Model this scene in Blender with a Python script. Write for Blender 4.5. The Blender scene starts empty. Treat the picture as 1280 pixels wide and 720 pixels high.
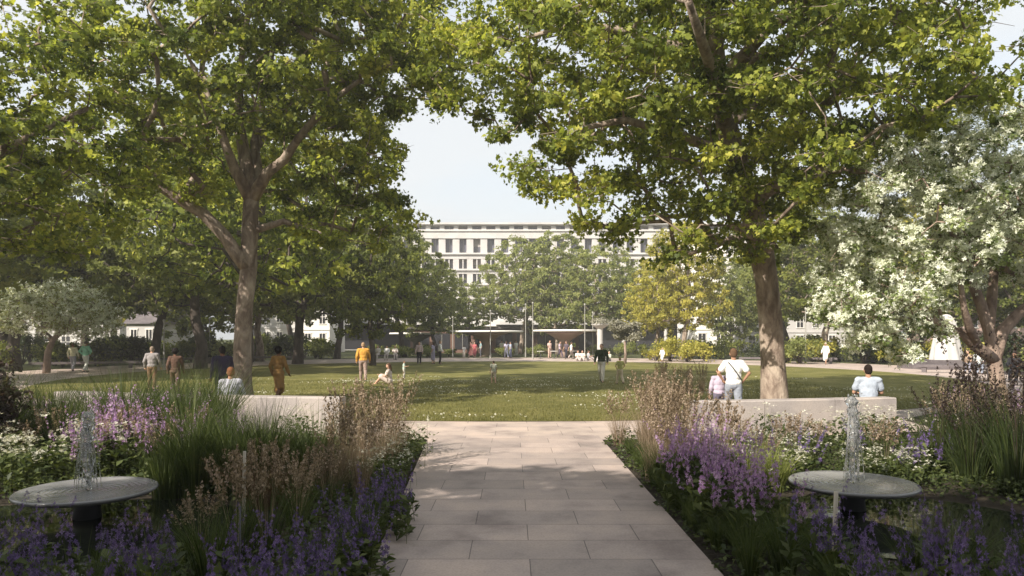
import bpy, math, random
import numpy as np
from mathutils import Vector, Matrix

S = bpy.context.scene
C = S.collection
PI = math.pi
# ------------------------------------------------------------------ camera, sky, sun, exposure
F = 890.0; CAMZ = 2.0; HX = 640.0; HY = 423.0          # focal length in photo pixels, eye height, vanishing point
cd = bpy.data.cameras.new("camera"); cam = bpy.data.objects.new("camera", cd); C.objects.link(cam)
cd.sensor_width = 36; cd.lens = 36 * F / 1280; cd.shift_y = 63 / 1280
cd.clip_start = 0.1; cd.clip_end = 2000
cam.location = (0, 0, CAMZ); cam.rotation_euler = (PI / 2, 0, 0)
S.camera = cam
SUN_EL = math.radians(36); SUN_AZ = math.radians(47)   # light travels towards +X, turned this much towards +Y
tx, ty = math.cos(SUN_AZ), math.sin(SUN_AZ)
W = bpy.data.worlds.new("World"); S.world = W; W.use_nodes = True
nt = W.node_tree; bg = nt.nodes["Background"]
sky = nt.nodes.new("ShaderNodeTexSky"); sky.sky_type = 'NISHITA'; sky.sun_disc = False
sky.sun_elevation = SUN_EL; sky.sun_rotation = math.atan2(-tx, -ty)
sky.air_density = 1.2; sky.dust_density = 3.0; sky.ozone_density = 1.0
# a thin bright veil of high cloud over the blue
tcw = nt.nodes.new("ShaderNodeTexCoord"); mpw = nt.nodes.new("ShaderNodeMapping"); mpw.inputs["Scale"].default_value = (1.2, 1.2, 3.0)
nw = nt.nodes.new("ShaderNodeTexNoise"); nw.inputs["Scale"].default_value = 1.6; nw.inputs["Detail"].default_value = 7; nw.inputs["Roughness"].default_value = .5
rw = nt.nodes.new("ShaderNodeValToRGB"); rw.color_ramp.elements[0].position = .36; rw.color_ramp.elements[0].color = (.62,) * 3 + (1,); rw.color_ramp.elements[1].position = .56; rw.color_ramp.elements[1].color = (.93,) * 3 + (1,)
mw = nt.nodes.new("ShaderNodeMixRGB"); mw.inputs[2].default_value = (3.5, 3.6, 3.65, 1)
nt.links.new(tcw.outputs["Generated"], mpw.inputs[0]); nt.links.new(mpw.outputs[0], nw.inputs["Vector"]); nt.links.new(nw.outputs[0], rw.inputs[0])
nt.links.new(rw.outputs[0], mw.inputs[0]); nt.links.new(sky.outputs[0], mw.inputs[1]); nt.links.new(mw.outputs[0], bg.inputs[0]); bg.inputs[1].default_value = 0.15
sd = bpy.data.lights.new("sun", 'SUN'); sd.energy = 5.0; sd.angle = math.radians(0.5); sd.color = (1.0, 0.92, 0.81)
sun = bpy.data.objects.new("sun", sd); C.objects.link(sun)
sv = Vector((tx * math.cos(SUN_EL), ty * math.cos(SUN_EL), -math.sin(SUN_EL)))
sun.rotation_euler = sv.to_track_quat('-Z', 'Y').to_euler(); sun.location = (-20, -20, 30)
S.view_settings.view_transform = 'Standard'; S.view_settings.look = 'None'
S.view_settings.exposure = 0.82; S.view_settings.gamma = 1.0
S.cycles.use_denoising = True
S.cycles.max_bounces = 7; S.cycles.diffuse_bounces = 3; S.cycles.glossy_bounces = 2
S.cycles.transmission_bounces = 5; S.cycles.transparent_max_bounces = 8; S.cycles.volume_bounces = 0
S.cycles.caustics_reflective = False; S.cycles.caustics_refractive = False

rs = np.random.RandomState(11); R = random.Random(5)
def P(x, y, d): return Vector(((x - HX) * d / F, d, CAMZ + (HY - y) * d / F))
def PX(x, d): return (x - HX) * d / F

# ------------------------------------------------------------------ materials
def mat(name, col, rough=0.8, spec=0.3):
    m = bpy.data.materials.new(name); m.use_nodes = True
    b = m.node_tree.nodes["Principled BSDF"]
    b.inputs["Base Color"].default_value = (*col, 1); b.inputs["Roughness"].default_value = rough
    b.inputs["Specular IOR Level"].default_value = spec
    return m
def ramp(nt, stops, interp='LINEAR'):
    r = nt.nodes.new("ShaderNodeValToRGB"); e = r.color_ramp.elements; r.color_ramp.interpolation = interp
    while len(e) < len(stops): e.new(0.5)
    for k, (p, c) in enumerate(stops): e[k].position = p; e[k].color = (*c, 1)
    return r
def noisy(name, stops, scale=3.0, detail=6, rough=0.85, bump=0.0, bscale=None, spec=0.25, stretch=None, dist=0.0):
    m = mat(name, (0.5,) * 3, rough, spec); nt = m.node_tree; b = nt.nodes["Principled BSDF"]
    tc = nt.nodes.new("ShaderNodeTexCoord"); mp = nt.nodes.new("ShaderNodeMapping")
    if stretch: mp.inputs["Scale"].default_value = stretch
    nt.links.new(tc.outputs["Object"], mp.inputs[0])
    n = nt.nodes.new("ShaderNodeTexNoise"); n.inputs["Scale"].default_value = scale; n.inputs["Detail"].default_value = detail
    n.inputs["Distortion"].default_value = dist
    nt.links.new(mp.outputs[0], n.inputs["Vector"]); r = ramp(nt, stops)
    nt.links.new(n.outputs[0], r.inputs[0]); nt.links.new(r.outputs[0], b.inputs["Base Color"])
    if bump:
        n2 = nt.nodes.new("ShaderNodeTexNoise"); n2.inputs["Scale"].default_value = bscale or scale * 4; n2.inputs["Detail"].default_value = 5
        nt.links.new(mp.outputs[0], n2.inputs["Vector"]); bp = nt.nodes.new("ShaderNodeBump")
        bp.inputs["Strength"].default_value = bump; bp.inputs["Distance"].default_value = 0.05
        nt.links.new(n2.outputs[0], bp.inputs["Height"]); nt.links.new(bp.outputs[0], b.inputs["Normal"])
    return m
def leafmat(name, stops, trans=0.42, tboost=1.35, rough=0.55, spec=0.25):
    """foliage: colour differs leaf by leaf through the mesh attribute 'tone'; thin, so light shines through"""
    m = mat(name, (0.1, 0.1, 0.1), rough, spec); nt = m.node_tree; b = nt.nodes["Principled BSDF"]
    a = nt.nodes.new("ShaderNodeAttribute"); a.attribute_name = "tone"
    r = ramp(nt, stops); nt.links.new(a.outputs["Fac"], r.inputs[0]); nt.links.new(r.outputs[0], b.inputs["Base Color"])
    t = nt.nodes.new("ShaderNodeBsdfTranslucent"); mx = nt.nodes.new("ShaderNodeMixShader"); mx.inputs[0].default_value = trans
    mul = nt.nodes.new("ShaderNodeVectorMath"); mul.operation = 'MULTIPLY'; mul.inputs[1].default_value = (tboost * 1.1, tboost * 1.1, tboost * 0.7)
    nt.links.new(r.outputs[0], mul.inputs[0]); nt.links.new(mul.outputs[0], t.inputs[0])
    o = nt.nodes["Material Output"]
    nt.links.new(b.outputs[0], mx.inputs[1]); nt.links.new(t.outputs[0], mx.inputs[2]); nt.links.new(mx.outputs[0], o.inputs[0])
    return m
M = {}
M['plane'] = leafmat('plane_tree_leaf', [(0, (.05, .075, .015)), (.5, (.175, .21, .038)), (.85, (.34, .36, .065)), (1, (.44, .43, .09))], trans=.45, tboost=1.6)
M['green'] = leafmat('park_tree_leaf', [(0, (.06, .08, .018)), (.5, (.14, .165, .035)), (1, (.27, .28, .065))], trans=.45, tboost=1.5)
M['soft'] = leafmat('soft_green_leaf', [(0, (.10, .125, .035)), (.5, (.21, .235, .075)), (1, (.34, .35, .12))], trans=.45, tboost=1.5)
M['gold'] = leafmat('golden_leaf', [(0, (.15, .155, .03)), (.5, (.35, .33, .06)), (1, (.52, .46, .11))], trans=.45)
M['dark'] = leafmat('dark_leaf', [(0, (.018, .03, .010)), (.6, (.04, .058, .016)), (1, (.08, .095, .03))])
M['olive'] = leafmat('grey_leaf', [(0, (.16, .155, .12)), (.5, (.28, .265, .21)), (1, (.42, .40, .33))], trans=.3)
M['plum'] = leafmat('plum_leaf', [(0, (.020, .014, .014)), (.6, (.045, .030, .026)), (1, (.085, .07, .045))], trans=.3)
M['blossom'] = leafmat('white_petal', [(0, (.54, .58, .43)), (.5, (.75, .77, .65)), (1, (.84, .86, .80))], trans=.35, tboost=1.0)
M['violet'] = leafmat('violet_petal', [(0, (.07, .045, .14)), (.5, (.145, .095, .26)), (1, (.27, .19, .40))], trans=.3, tboost=1.0)
M['pink'] = leafmat('lilac_petal', [(0, (.22, .11, .29)), (.5, (.42, .24, .47)), (1, (.62, .45, .65))], trans=.3, tboost=1.0)
M['silver'] = leafmat('blossom_tree_leaf', [(0, (.07, .11, .03)), (.5, (.16, .21, .07)), (1, (.30, .35, .14))], trans=.45, tboost=1.4)
M['whitefl'] = leafmat('cream_petal', [(0, (.42, .40, .30)), (1, (.74, .72, .62))], trans=.3, tboost=1.0)
M['stemg'] = leafmat('stem_green', [(0, (.03, .045, .014)), (.5, (.065, .085, .025)), (1, (.12, .14, .045))], trans=.3)
M['tan'] = leafmat('dry_grass', [(0, (.12, .09, .055)), (.5, (.26, .195, .135)), (1, (.44, .34, .26))], trans=.35, tboost=1.1)
M['rust'] = leafmat('rust_sedge', [(0, (.07, .035, .02)), (.5, (.14, .075, .045)), (1, (.24, .15, .10))], trans=.3, tboost=1.1)
M['grassg'] = leafmat('grass_blade', [(0, (.022, .035, .010)), (.5, (.055, .078, .02)), (1, (.12, .14, .045))], trans=.35)
M['lawnb'] = leafmat('lawn_blade', [(0, (.07, .075, .022)), (.5, (.14, .135, .04)), (1, (.24, .22, .085))], trans=.35, tboost=1.2)

def barkmat(name, stops, sc=3.0):
    m = mat(name, (.3, .25, .2), .9, .15); nt = m.node_tree; b = nt.nodes["Principled BSDF"]
    tc = nt.nodes.new("ShaderNodeTexCoord"); mp = nt.nodes.new("ShaderNodeMapping"); mp.inputs["Scale"].default_value = (1, 1, .45)
    nt.links.new(tc.outputs["Object"], mp.inputs[0])
    v = nt.nodes.new("ShaderNodeTexNoise"); v.inputs["Scale"].default_value = sc; v.inputs["Detail"].default_value = 8; v.inputs["Roughness"].default_value = .62; v.inputs["Distortion"].default_value = .5
    nt.links.new(mp.outputs[0], v.inputs["Vector"]); r = ramp(nt, stops); nt.links.new(v.outputs[0], r.inputs[0])
    nt.links.new(r.outputs[0], b.inputs["Base Color"])
    n = nt.nodes.new("ShaderNodeTexNoise"); n.inputs["Scale"].default_value = sc * 6; n.inputs["Detail"].default_value = 6
    nt.links.new(mp.outputs[0], n.inputs["Vector"]); bp = nt.nodes.new("ShaderNodeBump"); bp.inputs["Strength"].default_value = .7; bp.inputs["Distance"].default_value = .04
    nt.links.new(n.outputs[0], bp.inputs["Height"]); nt.links.new(bp.outputs[0], b.inputs["Normal"])
    return m
M['bark'] = barkmat('plane_bark', [(.30, (.09, .065, .05)), (.43, (.19, .145, .115)), (.55, (.31, .25, .20)), (.68, (.42, .35, .28))], 3.5)
M['barkd'] = barkmat('dark_bark', [(.3, (.035, .028, .024)), (.5, (.08, .065, .055)), (.7, (.14, .115, .10))], 3)
M['barkp'] = barkmat('pale_bark', [(.3, (.13, .095, .075)), (.5, (.27, .20, .16)), (.7, (.36, .28, .22))], 4)

def slabmat(name, bw, rh, ox, oy, c1, c2, mortar, msize, rough=.75):
    m = mat(name, c1, rough, .3); nt = m.node_tree; b = nt.nodes["Principled BSDF"]
    tc = nt.nodes.new("ShaderNodeTexCoord"); mp = nt.nodes.new("ShaderNodeMapping"); mp.inputs["Location"].default_value = (ox, oy, 0)
    nt.links.new(tc.outputs["Object"], mp.inputs[0])
    br = nt.nodes.new("ShaderNodeTexBrick"); br.offset = .5; br.inputs["Scale"].default_value = 1; br.inputs["Brick Width"].default_value = bw
    br.inputs["Row Height"].default_value = rh; br.inputs["Mortar Size"].default_value = msize; br.inputs["Mortar Smooth"].default_value = .25; br.inputs["Bias"].default_value = 0
    br.inputs["Color1"].default_value = (*c1, 1); br.inputs["Color2"].default_value = (*c2, 1); br.inputs["Mortar"].default_value = (*mortar, 1)
    nt.links.new(mp.outputs[0], br.inputs["Vector"])
    n = nt.nodes.new("ShaderNodeTexNoise"); n.inputs["Scale"].default_value = 1.1; n.inputs["Detail"].default_value = 7; n.inputs["Roughness"].default_value = .6
    nt.links.new(tc.outputs["Object"], n.inputs["Vector"])
    r = ramp(nt, [(.32, (.62, .61, .62)), (.48, (.92, .92, .92)), (.6, (1.05, 1.03, 1.0)), (.75, (1.16, 1.13, 1.08))]); nt.links.new(n.outputs[0], r.inputs[0])
    n3 = nt.nodes.new("ShaderNodeTexNoise"); n3.inputs["Scale"].default_value = 45; n3.inputs["Detail"].default_value = 3
    nt.links.new(tc.outputs["Object"], n3.inputs["Vector"])
    r3 = ramp(nt, [(.3, (.86, .86, .86)), (.6, (1.04, 1.04, 1.04))]); nt.links.new(n3.outputs[0], r3.inputs[0])
    mx = nt.nodes.new("ShaderNodeMixRGB"); mx.blend_type = 'MULTIPLY'; mx.inputs[0].default_value = 1
    mx2 = nt.nodes.new("ShaderNodeMixRGB"); mx2.blend_type = 'MULTIPLY'; mx2.inputs[0].default_value = 1
    nt.links.new(br.outputs[0], mx.inputs[1]); nt.links.new(r.outputs[0], mx.inputs[2])
    nt.links.new(mx.outputs[0], mx2.inputs[1]); nt.links.new(r3.outputs[0], mx2.inputs[2]); nt.links.new(mx2.outputs[0], b.inputs["Base Color"])
    bp = nt.nodes.new("ShaderNodeBump"); bp.inputs["Strength"].default_value = .5; bp.inputs["Distance"].default_value = .006; bp.invert = True
    nt.links.new(br.outputs["Fac"], bp.inputs["Height"]); nt.links.new(bp.outputs[0], b.inputs["Normal"])
    return m
M['slab'] = slabmat('path_slabs', 1.1, .6, -.16 + 1.1 * 4, -6.44 + .6 * 20, (.43, .35, .31), (.31, .26, .235), (.15, .125, .115), .005)
M['plaza'] = slabmat('plaza_slabs', 1.4, .7, .35, 0, (.48, .39, .34), (.42, .345, .30), (.24, .20, .18), .008)
M['stone'] = noisy('smooth_stone', [(.3, (.36, .31, .28)), (.7, (.48, .42, .38))], 1.6, 7, .6, .12, 30)
M['wallst'] = slabmat('wall_stone', 1.6, 90, .4, 30, (.40, .355, .33), (.36, .32, .30), (.17, .15, .14), .006, .7)
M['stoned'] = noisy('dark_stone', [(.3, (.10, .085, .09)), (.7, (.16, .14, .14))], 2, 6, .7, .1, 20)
M['white'] = noisy('white_render', [(.3, (.72, .69, .64)), (.7, (.82, .79, .74))], 1, 4, .8)
M['portland'] = noisy('portland_stone', [(.25, (.40, .385, .37)), (.7, (.55, .53, .51))], .35, 6, .8)
M['pinkst'] = noisy('pink_stone', [(.3, (.36, .25, .21)), (.7, (.46, .34, .29))], .6, 5, .8)
M['glass'] = mat('window_glass', (.10, .10, .125), .12, .6)
M['glassd'] = mat('dark_glass', (.035, .035, .04), .15, .5)
M['blind'] = mat('window_blind', (.34, .32, .30), .8)
M['metal'] = mat('painted_metal', (.30, .29, .26), .45, .5)
M['metald'] = mat('dark_metal', (.05, .05, .055), .5, .4)
M['soil'] = noisy('soil', [(.3, (.022, .017, .012)), (.7, (.05, .04, .028))], 5, 6, .95, .8, 25)
M['far'] = noisy('far_grass', [(.3, (.045, .055, .02)), (.7, (.09, .10, .035))], .4, 6, .95)
M['wood'] = noisy('pale_wood', [(.3, (.34, .30, .24)), (.7, (.5, .45, .37))], 6, 4, .8, 0, None, .2, (1, 1, .1))
M['disc'] = noisy('wet_slate', [(.3, (.14, .14, .145)), (.7, (.23, .225, .22))], 2.5, 6, .35, .08, 40, .4)
m = mat('lawn_turf', (.1, .1, .03), .95, .1); nt2 = m.node_tree; b = nt2.nodes["Principled BSDF"]
tc = nt2.nodes.new("ShaderNodeTexCoord"); n = nt2.nodes.new("ShaderNodeTexNoise"); n.inputs["Scale"].default_value = .5; n.inputs["Detail"].default_value = 8; n.inputs["Roughness"].default_value = .65
nt2.links.new(tc.outputs["Object"], n.inputs["Vector"]); r = ramp(nt2, [(.3, (.10, .10, .03)), (.5, (.155, .145, .048)), (.7, (.23, .20, .08))])
nt2.links.new(n.outputs[0], r.inputs[0]); n2 = nt2.nodes.new("ShaderNodeTexNoise"); n2.inputs["Scale"].default_value = 14; n2.inputs["Detail"].default_value = 8
nt2.links.new(tc.outputs["Object"], n2.inputs["Vector"]); r2 = ramp(nt2, [(.3, (.55, .6, .55)), (.6, (1.1, 1.1, 1.05))]); nt2.links.new(n2.outputs[0], r2.inputs[0])
mx = nt2.nodes.new("ShaderNodeMixRGB"); mx.blend_type = 'MULTIPLY'; mx.inputs[0].default_value = 1
nt2.links.new(r.outputs[0], mx.inputs[1]); nt2.links.new(r2.outputs[0], mx.inputs[2]); nt2.links.new(mx.outputs[0], b.inputs["Base Color"])
bp = nt2.nodes.new("ShaderNodeBump"); bp.inputs["Strength"].default_value = .8; bp.inputs["Distance"].default_value = .06
nt2.links.new(n2.outputs[0], bp.inputs["Height"]); nt2.links.new(bp.outputs[0], b.inputs["Normal"]); M['lawn'] = m
m = mat('pond_water', (.012, .014, .010), .04, .5); nt2 = m.node_tree; b = nt2.nodes["Principled BSDF"]
n = nt2.nodes.new("ShaderNodeTexNoise"); n.inputs["Scale"].default_value = 7; n.inputs["Detail"].default_value = 3
bp = nt2.nodes.new("ShaderNodeBump"); bp.inputs["Strength"].default_value = .15; bp.inputs["Distance"].default_value = .02
nt2.links.new(n.outputs[0], bp.inputs["Height"]); nt2.links.new(bp.outputs[0], b.inputs["Normal"]); M['water'] = m
m = M['disc']; nt2 = m.node_tree; b = nt2.nodes["Principled BSDF"]; b.inputs["Roughness"].default_value = .16
wv = nt2.nodes.new("ShaderNodeTexWave"); wv.wave_type = 'RINGS'; wv.rings_direction = 'Z'; wv.inputs["Scale"].default_value = 5; wv.inputs["Distortion"].default_value = 3; wv.inputs["Detail"].default_value = 3
tc = nt2.nodes.new("ShaderNodeTexCoord"); nt2.links.new(tc.outputs["Object"], wv.inputs["Vector"])
bp = nt2.nodes.new("ShaderNodeBump"); bp.inputs["Strength"].default_value = .35; bp.inputs["Distance"].default_value = .01
nt2.links.new(wv.outputs["Fac"], bp.inputs["Height"]); nt2.links.new(bp.outputs[0], b.inputs["Normal"])
m = mat('jet_water', (.97, .98, .98), .08, .5); b = m.node_tree.nodes["Principled BSDF"]; b.inputs["Transmission Weight"].default_value = .85; b.inputs["IOR"].default_value = 1.33; M['jet'] = m

# ------------------------------------------------------------------ mesh and object helpers
def link(name, me, parent=None, loc=(0, 0, 0), rz=0):
    o = bpy.data.objects.new(name, me); C.objects.link(o); o.location = loc; o.rotation_euler = (0, 0, rz)
    if parent: o.parent = parent
    return o
def tag(o, label, cat, group=None, kind=None):
    if label: o['label'] = label
    if cat: o['category'] = cat
    if group: o['group'] = group
    if kind: o['kind'] = kind
    return o
def thing(name, label, cat, loc=(0, 0, 0), rz=0, group=None):
    return tag(link(name, None, None, loc, rz), label, cat, group)
def copy_thing(o, loc, rz=0, sc=(1, 1, 1), label=None, group=None):
    c = o.copy(); C.objects.link(c); c.location = loc; c.rotation_euler = (0, 0, rz); c.scale = sc
    if label: c['label'] = label
    if group: c['group'] = group
    for ch in list(o.children):
        d = ch.copy(); C.objects.link(d); d.parent = c
        for g in list(ch.children):
            e = g.copy(); C.objects.link(e); e.parent = d
    return c
def npmesh(name, V, Q, mats, tone=None, midx=None, smooth=False):
    me = bpy.data.meshes.new(name); V = np.asarray(V, np.float32); Q = np.asarray(Q, np.int32)
    me.vertices.add(len(V)); me.vertices.foreach_set("co", V.ravel())
    k = Q.shape[1]; me.loops.add(Q.size); me.loops.foreach_set("vertex_index", Q.ravel())
    me.polygons.add(len(Q)); me.polygons.foreach_set("loop_start", np.arange(0, Q.size, k, dtype=np.int32))
    me.polygons.foreach_set("loop_total", np.full(len(Q), k, np.int32))
    for m in mats: me.materials.append(m)
    if midx is not None: me.polygons.foreach_set("material_index", np.asarray(midx, np.int32))
    if smooth: me.polygons.foreach_set("use_smooth", np.ones(len(Q), bool))
    if tone is not None:
        a = me.attributes.new("tone", 'FLOAT', 'POINT'); a.data.foreach_set("value", np.clip(np.asarray(tone, np.float32), 0, 1))
    me.update(); me.validate(); return me

class MB:
    def __init__(s): s.v = []; s.f = []; s.m = []; s.smooth = []
    def add(s, vs, fs, mi=0, smooth=False):
        b = len(s.v); s.v += [tuple(v) for v in vs]; s.f += [tuple(i + b for i in f) for f in fs]; s.m += [mi] * len(fs); s.smooth += [smooth] * len(fs)
    def box(s, x0, x1, y0, y1, z0, z1, mi=0):
        s.add([(x0, y0, z0), (x1, y0, z0), (x1, y1, z0), (x0, y1, z0), (x0, y0, z1), (x1, y0, z1), (x1, y1, z1), (x0, y1, z1)],
              [(3, 2, 1, 0), (4, 5, 6, 7), (0, 1, 5, 4), (1, 2, 6, 5), (2, 3, 7, 6), (3, 0, 4, 7)], mi)
    def cyl(s, x, y, z0, z1, r, n=12, r2=None, mi=0):
        s.lathe([(0, z0), (r, z0), (r2 if r2 is not None else r, z1), (0, z1)], n, (x, y), mi, False)
    def lathe(s, prof, n=24, c=(0, 0), mi=0, smooth=True):
        vs = []; fs = []
        for (r, z) in prof:
            for k in range(n): a = 2 * PI * k / n; vs.append((c[0] + max(r, 1e-4) * math.cos(a), c[1] + max(r, 1e-4) * math.sin(a), z))
        for j in range(len(prof) - 1):
            for k in range(n): fs.append((j * n + k, j * n + (k + 1) % n, (j + 1) * n + (k + 1) % n, (j + 1) * n + k))
        s.add(vs, fs, mi, smooth)
    def tube(s, pts, rad, n=7, mi=0, seed=None):
        pts = [Vector(p) for p in pts]; vs = []; fs = []
        u = None
        for i, p in enumerate(pts):
            t = (pts[min(i + 1, len(pts) - 1)] - pts[max(i - 1, 0)]); t.normalize()
            if u is None: u = t.orthogonal().normalized()
            u = (u - t * u.dot(t)).normalized(); w = t.cross(u); r = rad[i]
            for k in range(n):
                a = 2 * PI * k / n; vs.append(p + (u * math.cos(a) + w * math.sin(a)) * r)
        for i in range(len(pts) - 1):
            for k in range(n): fs.append((i * n + k, i * n + (k + 1) % n, (i + 1) * n + (k + 1) % n, (i + 1) * n + k))
        fs.append(tuple(range(n))[::-1]); fs.append(tuple((len(pts) - 1) * n + k for k in range(n)))
        s.add(vs, fs, mi, True)
    def mesh(s, name, mats):
        me = bpy.data.meshes.new(name); me.from_pydata(s.v, [], s.f)
        for m in (mats if isinstance(mats, (list, tuple)) else [mats]): me.materials.append(m)
        me.polygons.foreach_set("material_index", s.m); me.polygons.foreach_set("use_smooth", s.smooth); me.update(); return me
    def build(s, name, mats, parent=None, loc=(0, 0, 0), rz=0): return link(name, s.mesh(name, mats), parent, loc, rz)

def nrm(a): return a / np.maximum(np.linalg.norm(a, axis=1, keepdims=True), 1e-9)
# leaf templates: x across, y towards the tip, z up; quads
def star_leaf():
    ang = [-1.45, -.72, 0, .72, 1.45]; ln = [.42, .58, .72, .58, .42]
    V = [(0, 0, 0)]
    va = [-2.3, -1.1, -.38, .38, 1.1, 2.3]; vl = [.24, .36, .42, .42, .36, .24]
    for a, l in zip(ang, ln): V.append((math.sin(a) * l, math.cos(a) * l, -.16 * l))
    for a, l in zip(va, vl): V.append((math.sin(a) * l, math.cos(a) * l, .03))
    Q = [(0, 6 + k, 1 + k, 7 + k) for k in range(5)]
    return np.array(V, float), np.array([q[::-1] for q in Q])
def oval_leaf():
    V = [(0, -.5, 0), (-.30, 0, .08), (0, .5, -.1), (.30, 0, .08), (0, 0, 0)]
    return np.array([(0, -.5, 0), (0, 0, -.04), (0, .5, -.12), (-.3, .05, .07), (.3, .05, .07)], float), np.array([(0, 1, 2, 3), (0, 4, 2, 1)])
def flat_leaf():
    return np.array([(0, -.5, 0), (.32, 0, .07), (0, .5, -.06), (-.32, 0, .07)], float), np.array([(0, 1, 2, 3)])
def petal4():
    V = [(0, 0, -.1)]; Q = []
    for k in range(4):
        a = k * PI / 2; b = len(V)
        V += [(math.cos(a - .5) * .33, math.sin(a - .5) * .33, .02), (math.cos(a) * .6, math.sin(a) * .6, .08), (math.cos(a + .5) * .33, math.sin(a + .5) * .33, .02)]
        Q.append((0, b, b + 1, b + 2))
    return np.array(V, float), np.array(Q)
STAR, OVAL, FLAT, PET = star_leaf(), oval_leaf(), flat_leaf(), petal4()
def scatter(tmpl, pos, nor, tip, size):
    V, Q = tmpl; n = len(pos)
    z = nrm(nor); y = nrm(tip - z * np.sum(tip * z, axis=1, keepdims=True)); x = np.cross(y, z)
    s = size[:, None, None]
    out = (V[None, :, 0:1] * x[:, None, :] + V[None, :, 1:2] * y[:, None, :] + V[None, :, 2:3] * z[:, None, :]) * s + pos[:, None, :]
    q = (Q[None] + (np.arange(n) * len(V))[:, None, None]).reshape(-1, Q.shape[1])
    return out.reshape(-1, 3), q
class LB:
    """collects scattered leaves / blades with tone"""
    def __init__(s): s.V = []; s.Q = []; s.T = []; s.n = 0; s.mi = []
    def add(s, V, Q, T, mi=0):
        s.V.append(V); s.Q.append(Q + s.n); s.T.append(T); s.n += len(V); s.mi.append(np.full(len(Q), mi))
    def leaves(s, tmpl, pos, nor, tip, size, tone, mi=0):
        V, Q = scatter(tmpl, pos, nor, tip, size); s.add(V, Q, np.repeat(tone, len(tmpl[0])), mi)
    def blades(s, base, dirv, h, w, bend, tone, seg=4, mi=0, rs=rs):
        """arching strips: base (n,3), dirv (n,2) lean direction, h height, w width, bend horizontal reach"""
        n = len(base); t = np.linspace(0, 1, seg + 1)
        ctr = base[:, None, :] + np.stack([dirv[:, 0:1] * bend[:, None] * t ** 2, dirv[:, 1:2] * bend[:, None] * t ** 2,
                                           h[:, None] * (t - .22 * np.clip(bend / h, 0, 1.6)[:, None] * t ** 3)], axis=2)
        a = rs.rand(n) * PI; side = np.stack([np.cos(a), np.sin(a), 0 * a], 1)[:, None, :]
        ww = (w[:, None] * np.array([1 - x ** 1.5 * .92 for x in t]))[:, :, None] * .5
        L = ctr - side * ww; Rr = ctr + side * ww
        V = np.stack([L, Rr], 2).reshape(n, -1, 3); k = 2 * (seg + 1)
        q = np.array([(2 * j, 2 * j + 1, 2 * j + 3, 2 * j + 2) for j in range(seg)])
        Q = (q[None] + (np.arange(n) * k)[:, None, None]).reshape(-1, 4)
        s.add(V.reshape(-1, 3), Q, np.repeat(tone, k), mi)
    def mesh(s, name, mats): return npmesh(name, np.concatenate(s.V), np.concatenate(s.Q), mats, np.concatenate(s.T), np.concatenate(s.mi))

# ------------------------------------------------------------------ tree generator
def inpoly(x, y, poly):
    c = False; j = len(poly) - 1
    for i in range(len(poly)):
        if (poly[i][1] > y) != (poly[j][1] > y) and x < (poly[j][0] - poly[i][0]) * (y - poly[i][1]) / (poly[j][1] - poly[i][1]) + poly[i][0]: c = not c
        j = i
    return c
def clump_centres(ells, spacing, rs, keep=None, shell=.35, tries=6000):
    out = []; tot = sum(e[1][0] * e[1][1] * e[1][2] for e in ells)
    cell = {}
    for _ in range(tries):
        r = rs.rand() * tot
        for c, rad in ells:
            r -= rad[0] * rad[1] * rad[2]
            if r <= 0: break
        v = rs.normal(size=3); v /= np.linalg.norm(v); q = rs.rand() ** (1 / 3)
        if q < .72 and rs.rand() > shell: continue
        p = np.array(c) + v * q * np.array(rad)
        if keep and not keep(p): continue
        k = tuple((p // spacing).astype(int)); ok = True
        for dx in (-1, 0, 1):
            for dy in (-1, 0, 1):
                for dz in (-1, 0, 1):
                    for o in cell.get((k[0] + dx, k[1] + dy, k[2] + dz), ()):
                        if np.sum((o - p) ** 2) < spacing ** 2: ok = False; break
        if ok: cell.setdefault(k, []).append(p); out.append(p)
    return out
def grow(limbs, clumps, rs, r_tip=.012, exp=.46, minz=None, step=.7, sides=7, jit=.12, mb=None):
    """limbs: list of [(point, radius)...]; every clump is reached by a branch grown from the nearest wood"""
    pos = []; par = []; rmin = []; chains = []; load = []
    def node(p, pa, r): pos.append(np.array(p, float)); par.append(pa); rmin.append(r); load.append(0); return len(pos) - 1
    for lb in limbs:
        p0 = np.array(lb[0][0], float); pa = -1
        if pos: pa = int(np.argmin([np.sum((q - p0) ** 2) for q in pos]))
        ch = [pa] if pa >= 0 else []
        for k, (p, r) in enumerate(lb):
            if k == 0 and pa >= 0: continue
            pa = node(p, pa, r); ch.append(pa)
        chains.append(ch)
    base = pos[0]; mz = minz if minz is not None else base[2] + 2
    order = sorted(clumps, key=lambda c: np.linalg.norm(c - np.array([base[0], base[1], mz + 1])))
    for c in order:
        A = np.array(pos); d = np.linalg.norm(A - c, axis=1) + np.where(A[:, 2] < mz, 50, 0) + np.clip(A[:, 2] - c[2] - .3, 0, 9) * 1.2
        i = int(np.argmin(d)); p = pos[i]; L = np.linalg.norm(c - p); n = max(2, int(L / step)); ch = [i]; pa = i
        for k in range(1, n + 1):
            t = k / n; q = p + (c - p) * t + rs.normal(size=3) * jit * math.sin(PI * t) * 1.3; q[2] += .16 * L * math.sin(PI * t) * .6
            pa = node(q, pa, 0); ch.append(pa)
        chains.append(ch); j = pa
        while j >= 0: load[j] += 1; j = par[j]
    mb = mb or MB()
    rad = [max(rmin[i], r_tip * max(load[i], .6) ** exp) for i in range(len(pos))]
    for ch in chains:
        if len(ch) < 2: continue
        rr = [rad[i] for i in ch]
        if par[ch[1]] == ch[0] and ch[0] != 0 or len(ch) > 1: rr[0] = min(rr[0], rr[1] * 1.35)
        mb.tube([pos[i] for i in ch], rr, max(4, min(sides * 2, int(sides * (1 + rr[0] * 3)))) if rr[0] > .05 else 4)
    return mb, pos
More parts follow.
